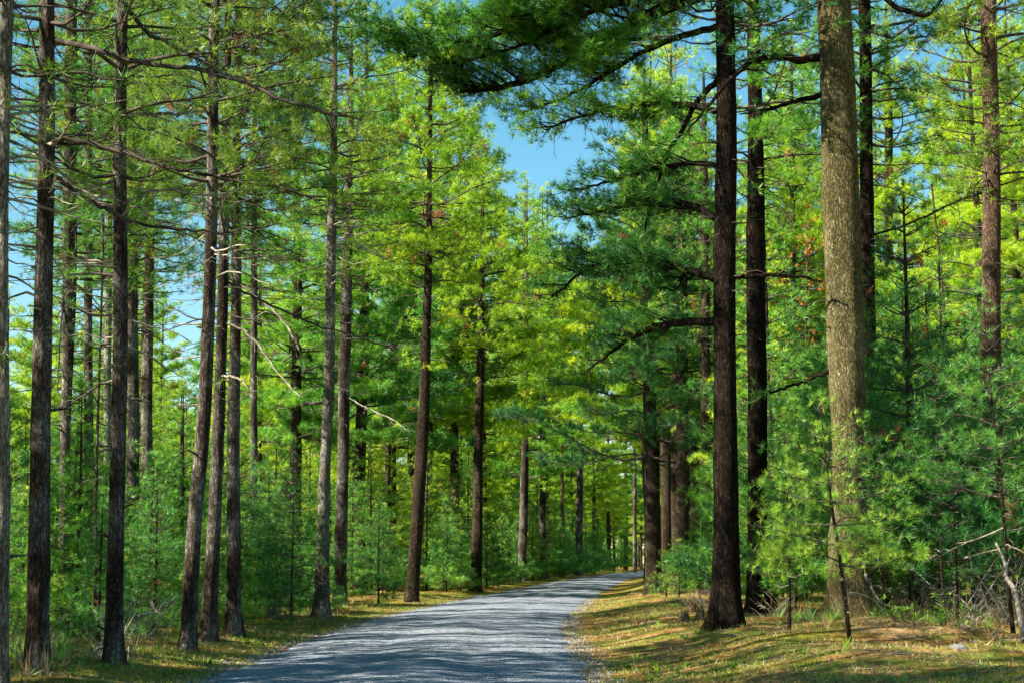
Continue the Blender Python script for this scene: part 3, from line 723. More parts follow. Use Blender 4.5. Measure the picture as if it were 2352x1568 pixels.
limb('R6', [(1688, 636), (1760, 630), (1840, 634), (1890, 646)], 0.035, 67, LT, 'dark', hang=5, fol=0.1, depth=-0.6, side_n=4, sub_L=0.5)
limb('R8', [(1880, 132), (1830, 138), (1780, 128), (1720, 140), (1680, 180), (1620, 250), (1580, 300)], 0.075, 68, LT, 'dark', hang=10, fol=0.25, depth=-0.5, side_n=5, sub_L=0.9)
limb('R8', [(1890, 220), (1840, 228), (1780, 248), (1700, 262)], 0.045, 69, LT, 'dark', hang=6, fol=0.1, depth=1.0, side_n=4, sub_L=0.7)
limb('R8', [(1905, 852), (1850, 872), (1790, 895), (1730, 905)], 0.03, 70, LT, 'young', hang=2, fol=0.8, depth=1.0, side_n=6, sub_L=0.6)
limb('R8', [(1975, -60), (2060, 20), (2130, 40), (2170, -10), (2240, -60)], 0.05, 71, LT, 'dark', hang=10, fol=0.5, depth=-1.0, side_n=5, sub_L=0.9)
limb('R9', [(2005, 540), (2100, 510), (2200, 460), (2300, 425), (2400, 390)], 0.022, 72, LT, 'dark', hang=14, fol=0.12, depth=-4.0, side_n=3, sub_L=0.6, label='long bare branch rising to the right')
# long bare curved branches on the left
PL = dict(NEAR); PL.update(per_twig=3, needle=0.12, width=0.010)
pale = 'pale weathered dead branch catching the sun'
limb('L1', [(120, 320), (200, 325), (290, 350), (380, 385), (470, 398), (560, 420)], 0.030, 80, PL, 'olive', hang=10, fol=0.12, depth=-0.6, side_n=4, sub_L=0.6)
limb('L1', [(122, 90), (220, 112), (300, 145), (420, 150), (560, 185), (700, 250), (830, 275)], 0.030, 81, PL, 'olive', hang=14, fol=0.35, depth=-1, side_n=5, sub_L=0.8)
limb('L1', [(124, 405), (180, 440), (240, 480), (330, 520), (430, 528), (520, 540)], 0.021, 82, PL, 'olive', hang=10, fol=0.1, depth=0.8, side_n=4, sub_L=0.6)
limb('L5', [(290, 262), (340, 262), (400, 260), (470, 258)], 0.018, 83, PL, 'olive', hang=2, fol=0.0, depth=0.5, side_n=2, sub_L=0.4, label=pale)
limb('L5', [(288, 10), (330, 70), (400, 105), (480, 150), (560, 190), (640, 210)], 0.024, 84, PL, 'olive', hang=10, fol=0.4, depth=0.5, side_n=5, sub_L=0.8)
limb('L10', [(548, 580), (590, 584), (640, 592), (705, 597)], 0.018, 85, PL, 'olive', hang=3, fol=0.0, depth=0.0, side_n=2, sub_L=0.4, label=pale)
limb('L9', [(508, 740), (545, 748), (585, 778), (620, 830), (660, 880), (690, 910)], 0.017, 86, PL, 'olive', hang=3, fol=0.0, depth=-0.5, side_n=1.5, sub_L=0.4, label=pale)
limb('L9', [(495, 862), (530, 862), (555, 872), (570, 888)], 0.018, 87, PL, 'olive', hang=1, fol=0.0, depth=-0.4, side_n=1, sub_L=0.3, label=pale)
limb('L10', [(550, 498), (600, 540), (650, 570), (700, 590)], 0.015, 88, PL, 'olive', hang=6, fol=0.1, depth=-0.4, side_n=4, sub_L=0.5)
limb('L10', [(548, 650), (600, 690), (650, 730), (690, 800), (695, 860)], 0.012, 89, PL, 'olive', hang=2, fol=0.0, depth=-0.7, side_n=1.5, sub_L=0.4, label=pale)
limb('L9', [(512, 410), (580, 418), (650, 432), (740, 462), (850, 475)], 0.018, 90, PL, 'olive', hang=12, fol=0.4, depth=-0.8, side_n=6, sub_L=0.8)
limb('L9', [(515, 640), (560, 672), (620, 700), (720, 745), (830, 775), (900, 800)], 0.015, 91, PL, 'olive', hang=14, fol=0.15, depth=1.2, side_n=4, sub_L=0.5)
limb('L13', [(790, 905), (840, 935), (900, 960), (940, 990)], 0.018, 92, PL, 'mid', hang=6, fol=0.2, depth=-1, side_n=2, sub_L=0.7, label=pale)
limb('L2', [(150, 560), (146, 650), (140, 740), (134, 830), (132, 900)], 0.018, 93, PL, 'olive', hang=2, fol=0.0, depth=-0.4, side_n=1, sub_L=0.3)
limb('L2', [(165, 300), (200, 305), (240, 318)], 0.018, 94, PL, 'olive', hang=1, fol=0.0, depth=-0.8, side_n=1, sub_L=0.3, label=pale)
limb('L8', [(492, 120), (540, 80), (600, 60), (680, 90), (730, 100)], 0.021, 95, PL, 'olive', hang=8, fol=0.5, depth=-0.6, side_n=6, sub_L=0.9, label=None)
limb('L12', [(768, 420), (820, 400), (880, 390), (925, 372)], 0.018, 96, PL, 'mid', hang=3, fol=0.3, depth=-0.6, side_n=5, sub_L=0.8, label=pale)

# ================================================================== copies of background trees
def proto_tree(seed, H, r, z_live, z_dead, Lmax, spec, leaf, bark, shape='pine', gap=0.7, per=5, dens=0.95, L_low=0.6, droop=0.05, dead_n=2.5, sides=10):
    """returns (trunk mesh, crown mesh), to be shared by the copies"""
    rng = np.random.default_rng(seed)
    zz = np.linspace(0, H, 8)
    wob = np.cumsum(rng.normal(size=(8, 2)) * 0.03 * H / 20, 0)
    P = np.stack([wob[:, 0] - wob[0, 0], wob[:, 1] - wob[0, 1], zz], 1)
    Rr = r * (1 - zz / H) ** 0.8 + 0.012
    tm, ax, PP, RR = trunk_mesh(rng, P, Rr, M[bark], sides=sides, flare=0.25, flare_h=0.5, stubs=4 if H > 10 else 0)
    cm = crown_mesh('crown', rng, ax, H, z_live, z_dead, Lmax, spec, [M['twig'], M[leaf], M['twig_pale']], gap=gap, per=per, dens=dens, shape=shape, L_low=L_low, droop=droop, dead_n=dead_n, rbase=0.05 if H > 10 else 0.014)
    return tm, cm

def place(pr, x, y, rz, sc, name, cat, label, group, z=None, szf=1.0):
    e = empty(name, (x, y, float(ground(x, y)) - 0.02 if z is None else z))
    e.rotation_euler = (0, 0, rz); e.scale = (sc, sc, sc * szf)
    tag(e, label, cat, group)
    link('trunk', pr[0], e); link('crown', pr[1], e)
    return e

def scr(x, y, z=0.0):
    """where a world point falls in the 2352-wide view"""
    cp, sp = math.cos(PITCH), math.sin(PITCH)
    f = y * cp + (z - CAM_H) * sp; u = -y * sp + (z - CAM_H) * cp
    return (512 + F_PX * x / f) / S, (341 - F_PX * u / f) / S

TALL_B = [proto_tree(200 + i, 24, 0.24, 7, 3, 5.0, FAR, 'bright', 'bark_white', gap=1.15, per=6, L_low=0.8) for i in range(3)]
TALL_M = [proto_tree(210 + i, 24, 0.26, 6, 3, 5.0, FAR, 'mid', 'bark_white', gap=1.15, per=6, L_low=0.8) for i in range(3)]
FN = dict(FAR); FN.update(needle=0.18, width=0.0135, K=18, per_twig=12.0, twigs=9.0)
TALL_NB = [proto_tree(205 + i, 24, 0.24, 7, 3, 5.0, FN, 'bright', 'bark_white', gap=1.15, per=6, L_low=0.8) for i in range(2)]
TALL_NM = [proto_tree(215 + i, 24, 0.26, 6, 3, 5.0, FN, 'mid', 'bark_white', gap=1.15, per=6, L_low=0.8) for i in range(2)]
YNG = [proto_tree(220 + i, 6, 0.055, 0.5, 0.2, 2.0, MIDS, 'young', 'bark_white', shape='cone', gap=0.33, per=6, dens=1.0, droop=0.02, sides=6) for i in range(4)]
YNG_M = [proto_tree(230 + i, 6, 0.05, 0.7, 0.2, 1.6, MIDS, 'mid', 'bark_white', shape='cone', gap=0.34, per=6, dens=1.0, droop=0.02, sides=6) for i in range(2)]
YNG_B = [proto_tree(250, 6, 0.05, 0.4, 0.2, 2.0, MIDS, 'bright', 'bark_white', shape='cone', gap=0.34, per=6, dens=1.0, droop=0.02, sides=6)]  # sunlit needle colour, brightens the far understory
YNG_D = [proto_tree(236 + i, 6, 0.05, 0.9, 0.2, 2.0, NEARC, 'dark', 'bark_white', shape='cone', gap=0.36, per=6, dens=0.95, droop=0.02, sides=6, dead_n=8) for i in range(2)]  # darker needles paint shade into the green wall on the right
YB = dict(MIDS); YB.update(needle=0.17, width=0.013, K=17, per_twig=8.0, tint=0.08)
POLE = [proto_tree(240 + i, 12, 0.09, 2.2, 0.8, 2.4, YB, lf, 'bark_white', shape='pine', gap=0.5, per=5, dens=0.9, sides=6, L_low=0.9) for i, lf in enumerate(['bright', 'mid', 'bright', 'young'])]

# highest y (2352 view, small = high) that background tree tops may reach, by x
SKY_X = np.array([-200, 0, 60, 130, 165, 250, 330, 352, 370, 450, 480, 520, 640, 700, 850, 960, 1050, 1100, 1140, 1200, 1300, 1360, 1420, 1500, 1600, 1750, 1850, 2000, 2352, 2700])
SKY_Y = np.array([600, 560, 560, 600, 260, 240, 260, 420, 880, 880, 520, 460, 400, 260, 140, 60, 60, 250, 400, 430, 430, 300, 120, 20, -50, 40, 60, -100, -150, -200])
rng = np.random.default_rng(77)
taken = [(HERO[k][1][0], HERO[k][1][1]) for k in HERO]
def far_enough(x, y, m):
    return all((x - a) ** 2 + (y - b) ** 2 > m * m for a, b in taken)

KEEP = [(k, HERO[k][3], px) for k, px in (('R1', 1497), ('R3', 1567), ('R6', 1667), ('R7', 1740), ('R8', 1945), ('L12', 745), ('L14', 955), ('L16', 1098), ('L17', 1203), ('L19', 1331), ('L8', 445), ('L9', 490), ('L10', 538), ('L5', 268), ('R10', 2280), ('L13', 786))]
def hides_hero(sx, y, rad):
    w = rad * F_PX / y / S
    return any(y < dd - 0.3 and abs(sx - px) < w + 10 for k, dd, px in KEEP)

def where_words(x, y):
    u = x - float(road_c(y))
    return u

def scatter(n, xr, yr, pick, h_nom, h_rng, margin, gap, name, cat, labeler, group, road_gap=3.2, limit=True, hmin=0.35, tries=60):
    made = 0
    for _ in range(n * tries):
        if made >= n: break
        y = yr[0] + (yr[1] - yr[0]) * rng.uniform() ** 0.9
        u = rng.uniform(*xr) if not callable(xr) else xr(y)
        x = u + float(road_c(y))
        if abs(u) < HW + road_gap: continue
        sx, sy = scr(x, y, 2)
        if sx < -120 or sx > 2480: continue
        if not far_enough(x, y, gap): continue
        H = rng.uniform(*h_rng)
        if h_nom < 20 and hides_hero(sx, y, 0.13 * H): continue
        if limit:
            yy = np.interp(sx, SKY_X, SKY_Y) + rng.uniform(-40, 90)
            zmax = (HORIZON - yy * S) / F_PX * y + CAM_H
            if zmax < H:
                H = zmax
            if H < hmin * h_nom: continue
        pr = pick(sx)
        if y < 85 and pr in TALL_B: pr = TALL_NB[made % 2]
        if y < 85 and pr in TALL_M: pr = TALL_NM[made % 2]
        place(pr, x, y, rng.uniform(0, 6.28), H / h_nom, name, cat, labeler(sx, y, made), group)
        taken.append((x, y)); made += 1
    return made

# --- trees whose tops show against the sky
def topped(px, top_y, d, pr, label):
    p = at(px, top_y, d); g = float(ground(p[0], p[1])); H = p[2] - g
    place(pr, p[0], p[1], rng.uniform(0, 6.28), H / 24.0, 'tall_pine', 'pine tree', label, None, szf=1.0)
    taken.append((p[0], p[1]))
topped(905, 60, 84, TALL_M[0], 'tall dark green pine whose layered boughs fill the sky left of the gap')
topped(985, 40, 93, TALL_B[1], 'tallest bright pine left of the sky gap, its tip near the picture top')
topped(1050, 110, 96, TALL_B[0], 'bright pine with its pointed tip standing left of the sky gap')
topped(840, -60, 70, TALL_NM[0], 'broad dark pine above the pale trunk left of centre')
topped(700, -40, 66, TALL_NM[1], 'broad pine between the roadside trio and the pale trunk')
topped(1110, 330, 110, TALL_B[2], 'bright pine with its tip at the left foot of the sky gap')
topped(1492, 50, 94, TALL_B[2], 'yellow-green pine whose boughs spread behind the brown bank trunks')
topped(1530, 40, 88, TALL_B[0], 'tall yellow-green pine glowing between the arching limb and the big dark trunk')
topped(1203, 398, 134, TALL_M[1], 'dark pine behind the far verge trunks, tip at lower left of the sky gap')
topped(1395, 850, 230, TALL_B[1], 'far bright pine over the last stretch of road')
topped(1432, 780, 262, TALL_M[0], 'far darker pine over the vanishing end of the road')
topped(1360, 800, 200, TALL_B[2], 'far bright pine right of the dark slim trunk near the road end')
topped(1250, 425, 150, TALL_B[0], 'far pine with its tip in the middle of the bottom of the sky gap')
# --- tall woodland behind
def pick_tall(sx):
    b = 0.85 if 500 < sx < 1900 else 0.5  # larger share of sunlit-coloured pines across the middle
    return (TALL_B if rng.uniform() < b else TALL_M)[rng.integers(3)]
scatter(17, (-50, -12), (62, 150), pick_tall, 24, (19, 27), 0, 5.5, 'tall_pine', 'pine tree', lambda s, y, i: 'tall green pine deep in the woodland left of the road', 'tall pines in the woodland left of the road', road_gap=3.5)
scatter(50, (-60, -6), (120, 340), pick_tall, 24, (20, 28), 0, 5.5, 'tall_pine', 'pine tree', lambda s, y, i: 'tall green pine deep in the woodland left of the road', 'tall pines in the woodland left of the road', road_gap=3.5)
scatter(56, (5, 60), (48, 150), pick_tall, 24, (20, 28), 0, 4.0, 'tall_pine', 'pine tree', lambda s, y, i: 'tall green pine crowded behind the trunks right of the road', 'tall pines in the woodland right of the road', road_gap=3.5)
scatter(30, (4, 60), (140, 270), pick_tall, 24, (20, 28), 0, 4.0, 'tall_pine', 'pine tree', lambda s, y, i: 'tall green pine crowded behind the trunks right of the road', 'tall pines in the woodland right of the road', road_gap=3.0)
scatter(18, (-24, -5), (120, 300), pick_tall, 24, (18, 27), 0, 5.0, 'tall_pine', 'pine tree', lambda s, y, i: 'tall green pine deep in the woodland left of the road', 'tall pines in the woodland left of the road', road_gap=2.5)
# --- middle storey
scatter(70, (-26, -3.6), (44, 160), lambda s: POLE[rng.integers(4)], 12, (6, 12), 0, 2.2, 'pole_pine', 'pine tree', lambda s, y, i: 'slim half-grown pine between the big trunks left of the road', 'half-grown pines left of the road', road_gap=1.6)
scatter(40, (4, 26), (40, 120), lambda s: POLE[rng.integers(4)], 12, (7, 13), 0, 2.0, 'pole_pine', 'pine tree', lambda s, y, i: 'slim half-grown pine behind the big trunks right of the road', 'half-grown pines right of the road', road_gap=2.6)
# --- young pines
pk = lambda s: (YNG[rng.integers(4)] if rng.uniform() < 0.75 else YNG_M[rng.integers(2)])
scatter(80, (-22, -3.8), (33, 120), pk, 6, (2.2, 6.5), 0, 1.25, 'young_pine', 'young pine', lambda s, y, i: 'bushy young pine in the thicket behind the left roadside trunks', 'young pines in the left thicket', road_gap=1.3, limit=False)
scatter(15, (-16, -3.6), (110, 230), pk, 6, (3, 7), 0, 1.5, 'young_pine', 'young pine', lambda s, y, i: 'bushy young pine in the thicket behind the left roadside trunks', 'young pines in the left thicket', road_gap=1.0, limit=False)
scatter(50, (6.5, 26), (33, 90), pk, 6, (2.2, 6.5), 0, 1.25, 'young_pine', 'young pine', lambda s, y, i: 'bushy young pine in the thicket behind the right-hand trunks', 'young pines in the right thicket', road_gap=3.6, limit=False)

scatter(34, (-30, -2), (190, 360), pick_tall, 24, (18, 26), 0, 3.0, 'tall_pine', 'pine tree', lambda s, y, i: 'tall green pine closing the view behind the far end of the road', 'tall pines beyond the road bend', road_gap=2.0)
scatter(36, (-20, -3.0), (170, 300), pk, 6, (4, 8), 0, 1.6, 'young_pine', 'young pine', lambda s, y, i: 'bushy far young pine behind the end of the road', 'young pines beyond the road bend', road_gap=1.0, limit=False)
SHD = [proto_tree(260 + i, 17, 0.17, 5.5, 3, 1.7, MIDS, 'mid', 'bark_red', gap=0.42, per=6, L_low=1.0, dens=1.0) for i in range(2)]  # narrow dense crowns shaped to cast shadow bands from out of view
scatter(44, (-9, -3.2), (55, 200), lambda s: (YNG_B + YNG)[rng.integers(5)], 6, (2.0, 5), 0, 1.3, 'young_pine', 'young pine', lambda s, y, i: 'soft small young pine lining the far left verge of the road', 'young pines along the far left verge', road_gap=0.8, limit=False)
scatter(44, (-20, -4.0), (72, 190), lambda s: (YNG_B + YNG)[rng.integers(5)], 6, (6, 9.5), 0, 1.8, 'bushy_pine', 'pine tree', lambda s, y, i: 'bushy light green pine, green to the ground, beyond the left verge trunks', 'bushy pines beyond the left verge', road_gap=1.6, limit=False)
scatter(26, (-13, -4.4), (26, 44), pk, 6, (2.2, 5), 0, 1.3, 'young_pine', 'young pine', lambda s, y, i: 'dark young pine in the shade between the left foreground trunks', 'young pines between the left foreground trunks', road_gap=1.9, limit=False)
scatter(26, (6.5, 16), (33, 50), lambda s: (YNG_D + YNG)[rng.integers(4)], 6, (5.5, 9.5), 0, 1.3, 'young_pine', 'young pine', lambda s, y, i: 'tall bushy young pine in the green wall right of the stoutest trunk', 'young pines of the green wall on the right', road_gap=4.6, limit=False)
# --- trees outside the picture on the sunny side: they throw the shade
rs = np.random.default_rng(5)
cnt = 0
for _ in range(4000):
    if cnt >= 47: break
    y = rs.uniform(-16, 58); x = rs.uniform(-42, -5)
    if x > -0.34 * max(y, 0) - 1.5: continue
    if not far_enough(x, y, 2.6): continue
    pr = SHD[rs.integers(2)]
    place(pr, x, y, rs.uniform(0, 6.28), rs.uniform(0.75, 1.0), 'tall_pine', 'pine tree', 'tall unseen pine added left of the road for its shade', 'pines beyond the left edge')
    taken.append((x, y)); cnt += 1
for x, y in [(-6.8, 13.2), (-5.2, 8.5), (-9.5, 14), (-5.2, 3.5), (-8.0, 11.5), (-10.5, 16), (-7, 7.5), (-13.5, 28.5), (-16, 36.5), (-18, 43), (-19, 30), (-15, 24), (-20, 49)]:  # unseen columns added to shade the road and the bank
    place(SHD[rs.integers(2)], x, y, rs.uniform(0, 6.28), rs.uniform(0.95, 1.1), 'tall_pine', 'pine tree', 'tall unseen pine added left of the road for its shade', 'pines beyond the left edge')
for x, y in [(-12.5, 21), (-15.5, 33), (-14, 17), (-10, 8), (-22, 44)]:  # unseen fuller pines added for more shade on the near left
    place(TALL_M[rs.integers(3)], x, y, rs.uniform(0, 6.28), rs.uniform(0.6, 0.75), 'tall_pine', 'pine tree', 'tall unseen pine added left of the road for its shade', 'pines beyond the left edge')

# ================================================================== young pines in front
def young(seed, px, base_y, H, Lmax, label, leaf='young', d=None, lean=(0, 0), spec=NEAR, z_live=0.6, r=0.025, dens=0.95, gap=0.30, per=5, z_dead=0.15, shape='cone', dead_n=4, tint=0.0):
    rng = np.random.default_rng(seed)
    if d is None: d = on_ground(px, base_y)
    b = at(px, base_y, d); b[2] = float(ground(b[0], b[1]))
    zz = np.linspace(0, H, 7)
    P = np.stack([lean[0] * (zz / H) + 0.02 * np.sin(zz * 2 + seed), lean[1] * (zz / H), zz], 1)
    Rr = r * (1 - zz / H) + 0.005
    e = empty('young_pine', b); tag(e, label, 'young pine')
    tm, ax, PP, RR = trunk_mesh(rng, P, Rr, M['bark_white'], sides=8, flare=0.1, stubs=0)
    link('trunk', tm, e)
    sp = dict(spec); sp['tint'] = tint
    link('crown', crown_mesh('crown', rng, ax, H, z_live, z_dead, Lmax, sp, [M['twig'], M[leaf], M['twig_pale']], gap=gap, per=per, dens=dens, shape=shape, dead_n=dead_n, deadL=Lmax * 0.7, pale=True, rbase=0.012), e)
    taken.append((b[0], b[1]))
    return e, b
FR = dict(NEAR); FR.update(needle=0.135, width=0.0075, K=22, twigs=9, per_twig=6)
young(301, 1954, 1505, 3.7, 1.9, 'little pine with bright tufts in front of the stoutest trunk', lean=(-0.33, 0.2), spec=FR, z_live=1.15, dens=0.85, gap=0.36, per=5, r=0.03, tint=0.3, d=24.5)
young(320, 1815, 1440, 2.9, 1.0, 'yellow-green little pine glowing in the sun left of the stoutest trunk', spec=FR, d=27, z_live=0.9, tint=0.5, dens=1.0, gap=0.3, per=5)
young(302, 2035, 1440, 3.4, 1.0, 'spindly young pine just right of the stoutest trunk', lean=(-0.25, 0), spec=FR, z_live=1.1, r=0.022, d=27.5)
young(303, 2090, 1430, 4.2, 1.5, 'young pine behind the spindly one, right of the stoutest trunk', spec=FR, d=33, z_live=0.9)
young(304, 2170, 1440, 5.0, 1.7, 'shady young pine left of the fallen branches', spec=FR, d=31, z_live=1.6, leaf='dark')
young(305, 2330, 1470, 5.5, 1.7, 'tall bare-footed young pine at the right edge', spec=FR, d=26, z_live=2.2, lean=(-0.3, 0), r=0.035, leaf='dark')
young(306, 2260, 1430, 4.6, 1.5, 'young pine over the tangle of dead sticks', spec=FR, d=34, z_live=1.4)
young(307, 1830, 1400, 3.6, 1.5, 'young pine between the dark trunks and the stoutest one', spec=FR, d=40, z_live=0.8)
young(308, 1560, 1375, 1.9, 0.9, 'low bright green pine at the foot of the bank trunks', spec=FR, d=54, z_live=0.25, leaf='leaf')
young(309, 1605, 1385, 2.6, 0.9, 'bright green pine left of the big dark trunk', spec=FR, d=50, z_live=0.4, leaf='leaf')
young(310, 1530, 1378, 1.6, 0.8, 'lowest light green pine at the bend of the bank', spec=FR, d=56, z_live=0.2, leaf='leaf')
young(311, 668, 1440, 4.6, 1.5, 'young pine with a dark bare stem near the left verge', spec=FR, d=42, z_live=1.2)
young(312, 880, 1385, 3.6, 1.4, 'young pine at the verge left of the leaning middle trunk', spec=FR, d=66, z_live=0.5)
young(313, 1020, 1372, 3.2, 1.3, 'yellowish young pine right of the leaning middle trunk', spec=FR, d=76, z_live=0.4, tint=0.2)
young(314, 1145, 1352, 3.0, 1.3, 'small soft young pine between two verge trunks', spec=MIDS, d=96, z_live=0.4)
young(315, 360, 1480, 3.6, 1.4, 'dark young pine left of the leaning roadside trunk', spec=FR, d=34, z_live=0.7, leaf='mid')
young(316, 180, 1500, 4.4, 1.5, 'young pine between the left foreground trunks', spec=FR, d=36, z_live=0.8, leaf='mid')
young(317, 40, 1500, 4.6, 1.5, 'young pine at the left picture edge', spec=FR, d=34, z_live=0.8, leaf='mid')
young(318, 620, 1430, 2.6, 1.1, 'small young pine between the roadside trio and the dark stem', spec=FR, d=44, z_live=0.4)
young(319, 2200, 1440, 2.6, 1.3, 'low young pine in the shade right of the spindly one', spec=FR, d=28.5, z_live=0.8, leaf='dark')

# far woodland that reads as one mass
def far_mass():
    rg = np.random.default_rng(9)
    n = 30000
    x = rg.uniform(-170, 240, n); y = rg.uniform(385, 425, n)
    top = 17 + 5 * vnoise(x, 0 * x, 0.06, 61) + 3 * vnoise(x, 0 * x, 0.21, 62)
    z = rg.uniform(0, 1, n) ** 0.9 * top
    mb = MB()
    tufts(mb, rg, np.stack([x, y, z], 1), np.tile([[0, -0.2, 0.7]], (n, 1)), np.full(n, 1.5), np.full(n, 0.5), 6, 0.8, 0, np.clip(0.5 + 0.3 * vnoise(x, z, 0.4, 63) + rg.normal(size=n) * 0.15, 0, 1))
    tag(link('distant_woodland', mb.mesh('distant_woodland', [M['mid']])), 'far green woodland closing the horizon', 'woodland', kind='stuff')
far_mass()

# broadleaf shrubs
LEAFS = dict(twigs=7, per_twig=4, needle=0.085, width=0.055, K=5, spread=1.1, up=0.2, zspread=0.5)
def shrub(seed, px, base_y, H, Lx, label, leaf='leaf', d=None, n=16, dens=0.9, bare=False, cat='shrub', name='leafy_shrub'):
    rng = np.random.default_rng(seed)
    if d is None: d = on_ground(px, base_y)
    b = at(px, base_y, d); b[2] = float(ground(b[0], b[1])) - 0.02
    mb = MB()
    sp = dict(LEAFS)
    if bare: sp.update(twigs=9, zspread=0.6)
    base = rng.normal(size=(n, 3)) * [0.12, 0.12, 0]
    spray(mb, rng, base, rng.uniform(0, 6.28, n), Lx * rng.uniform(0.4, 1, n), H / Lx * rng.uniform(0.6, 1.3, n), np.full(n, 0.009), sp,
          density=np.full(n, 0.05 if bare else dens), curve=-0.15)
    return tag(bpy_obj(name, mb, leaf, b, bare), label, cat)
def bpy_obj(name, mb, leaf, b, bare=False):
    o = link(name, mb.mesh(name, [M['twig_pale'] if bare else M['twig'], M[leaf]])); o.location = b
    return o
shrub(401, 400, 1460, 4.2, 1.8, 'yellow-green leafy sapling glowing behind the leaning trunk', d=44, n=22)
shrub(402, 250, 1480, 3.4, 1.6, 'leafy green sapling behind the brush-footed grey trunk', d=38, n=20)
shrub(403, 130, 1500, 3.0, 1.4, 'leafy green sapling behind the thickest left trunk', d=31, n=18)
shrub(404, 620, 1400, 4.6, 1.9, 'bright leafy sapling right of the roadside trio', d=60, n=22)
shrub(405, 1450, 480, 1, 1, 'x', d=58) if False else None
shrub(406, 262, 1540, 1.0, 0.6, 'bare grey brush at the foot of the straight grey trunk', bare=True, d=23.5, n=26, cat='brush', name='bare_brush')
shrub(407, 60, 1550, 0.8, 0.7, 'bare brush in front of the thickest left trunk', bare=True, d=22.5, n=22, cat='brush', name='bare_brush')
shrub(408, 330, 1500, 1.0, 0.8, 'brown bare brush left of the leaning trunk', bare=True, d=28.5, n=26, cat='brush', name='bare_brush')
shrub(409, 630, 1430, 1.1, 0.9, 'grey bare brush behind the verge right of the trio', bare=True, d=41, n=26, cat='brush', name='bare_brush')
shrub(410, 1640, 1400, 0.9, 0.8, 'pale dry weeds left of the big dark trunk', bare=True, d=40, n=34, cat='brush', name='bare_brush')
shrub(411, 1600, 1392, 0.7, 0.7, 'pale dry weeds beside the low bright pines', bare=True, d=45, n=30, cat='brush', name='bare_brush')
shrub(412, 2230, 1420, 1.6, 1.3, 'tangle of grey dead sticks under the right-hand young pines', bare=True, d=30, n=40, cat='brush', name='bare_brush')
shrub(413, 2320, 1440, 1.7, 1.2, 'tangle of dead sticks at the right edge', bare=True, d=28.5, n=40, cat='brush', name='bare_brush')
shrub(414, 2120, 1410, 1.5, 1.2, 'tangle of dead sticks behind the spindly young pine', bare=True, d=33, n=36, cat='brush', name='bare_brush')
shrub(415, 1790, 1425, 0.8, 0.8, 'low dead sticks right of the two dark trunks', bare=True, d=34, n=28, cat='brush', name='bare_brush')
shrub(416, 2080, 1450, 0.6, 0.5, 'small leafy plant left of the fallen log', d=26.5, n=14, cat='shrub')
shrub(417, 2180, 1440, 0.7, 0.6, 'small leafy plant behind the fallen log', d=27.5, n=14, cat='shrub')
# turning leaves
def high_tree(seed, px, top_y, d, leaf, label, n=26):
    rng = np.random.default_rng(seed)
    b = at(px, top_y, d); g = float(ground(b[0], b[1])); H = b[2] - g
    zz = np.linspace(0, H, 8)
    P = np.stack([np.sin(zz * 0.5) * 0.1, zz * 0, zz], 1)
    tm, ax, PP, RR = trunk_mesh(rng, P, 0.09 * (1 - zz / H) + 0.012, M['bark_big'], sides=8, flare=0.1, stubs=0)
    e = empty('maple_tree', (b[0], b[1], g)); tag(e, label, 'broadleaf tree')
    link('trunk', tm, e)
    sp = dict(LEAFS); sp.update(needle=0.13, width=0.10, twigs=4, per_twig=3)
    link('crown', crown_mesh('crown', rng, ax, H, H * 0.62, H * 0.4, 2.2, sp, [M['twig'], M[leaf]], gap=0.6, per=4, dens=0.75, dead_n=1), e)
high_tree(501, 1470, 300, 90, 'orange', 'slim maple with turning orange leaves behind the arching limb')
high_tree(502, 1548, 40, 84, 'orange', 'tall maple with orange and yellow leaves beside the big dark trunk')
high_tree(503, 1850, 480, 60, 'orange', 'small maple with reddish leaves left of the stoutest trunk')

# ================================================================== small things on the floor
def log(seed, a, b_, r, label, d0, d1, name='fallen_branch', lift0=0.0, lift1=0.0, mat='deadwood', forks=4):
    rng = np.random.default_rng(seed)
    p0 = at(*a, d0); p1 = at(*b_, d1)
    p0[2] = float(ground(p0[0], p0[1])) + lift0; p1[2] = float(ground(p1[0], p1[1])) + lift1
    t = np.linspace(0, 1, 9)[:, None]
    P = p0 + (p1 - p0) * t; P[:, 2] += r * 0.6 + 0.10 * np.sin(t[:, 0] * 3.1) * lift1; P[1:-1] += rng.normal(size=(7, 3)) * 0.04
    mb = MB()
    tube(mb, P - p0, r * (1 - 0.6 * t[:, 0]), 10, 0, rng, 0.08, cap=True)
    n = forks
    if n:
        tt = rng.uniform(0.3, 0.95, n)
        bb = np.stack([np.interp(tt, t[:, 0], P[:, k] - p0[k]) for k in range(3)], 1)
        dd = norm((p1 - p0)[None] / np.linalg.norm(p1 - p0) + rng.normal(size=(n, 3)) * 0.6); dd[:, 2] = np.abs(dd[:, 2])
        cones(mb, bb, bb + dd * rng.uniform(0.2, 0.7, n)[:, None], np.full(n, r * 0.35), np.full(n, 0.003), 5)
    o = link(name, mb.mesh(name, [M[mat]])); o.location = p0
    return tag(o, label, 'dead branch')
log(601, (2150, 1400), (2290, 1478), 0.05, 'grey fallen log lying on brown needles at lower right', 29, 25.0)
log(602, (2352, 1430), (2290, 1330), 0.05, 'pale dead pole leaning into the sticks at the right edge', 24, 26, lift1=1.4, forks=1)
log(603, (2180, 1520), (2350, 1560), 0.018, 'thin bent stick on the ground in the lower right corner', 23.5, 21.5, forks=2)
log(604, (205, 1567), (400, 1415), 0.022, 'long pale stick propped up at the left verge', 22.6, 25.5, lift1=0.75, forks=3)
log(605, (228, 1550), (276, 1430), 0.014, 'thin grey stick standing against the brush-footed trunk', 23.5, 24.5, lift1=0.9, forks=2)
log(606, (1790, 1450), (1850, 1428), 0.02, 'short dead stick between the dark trunk and the mound', 30, 31.5, forks=3)
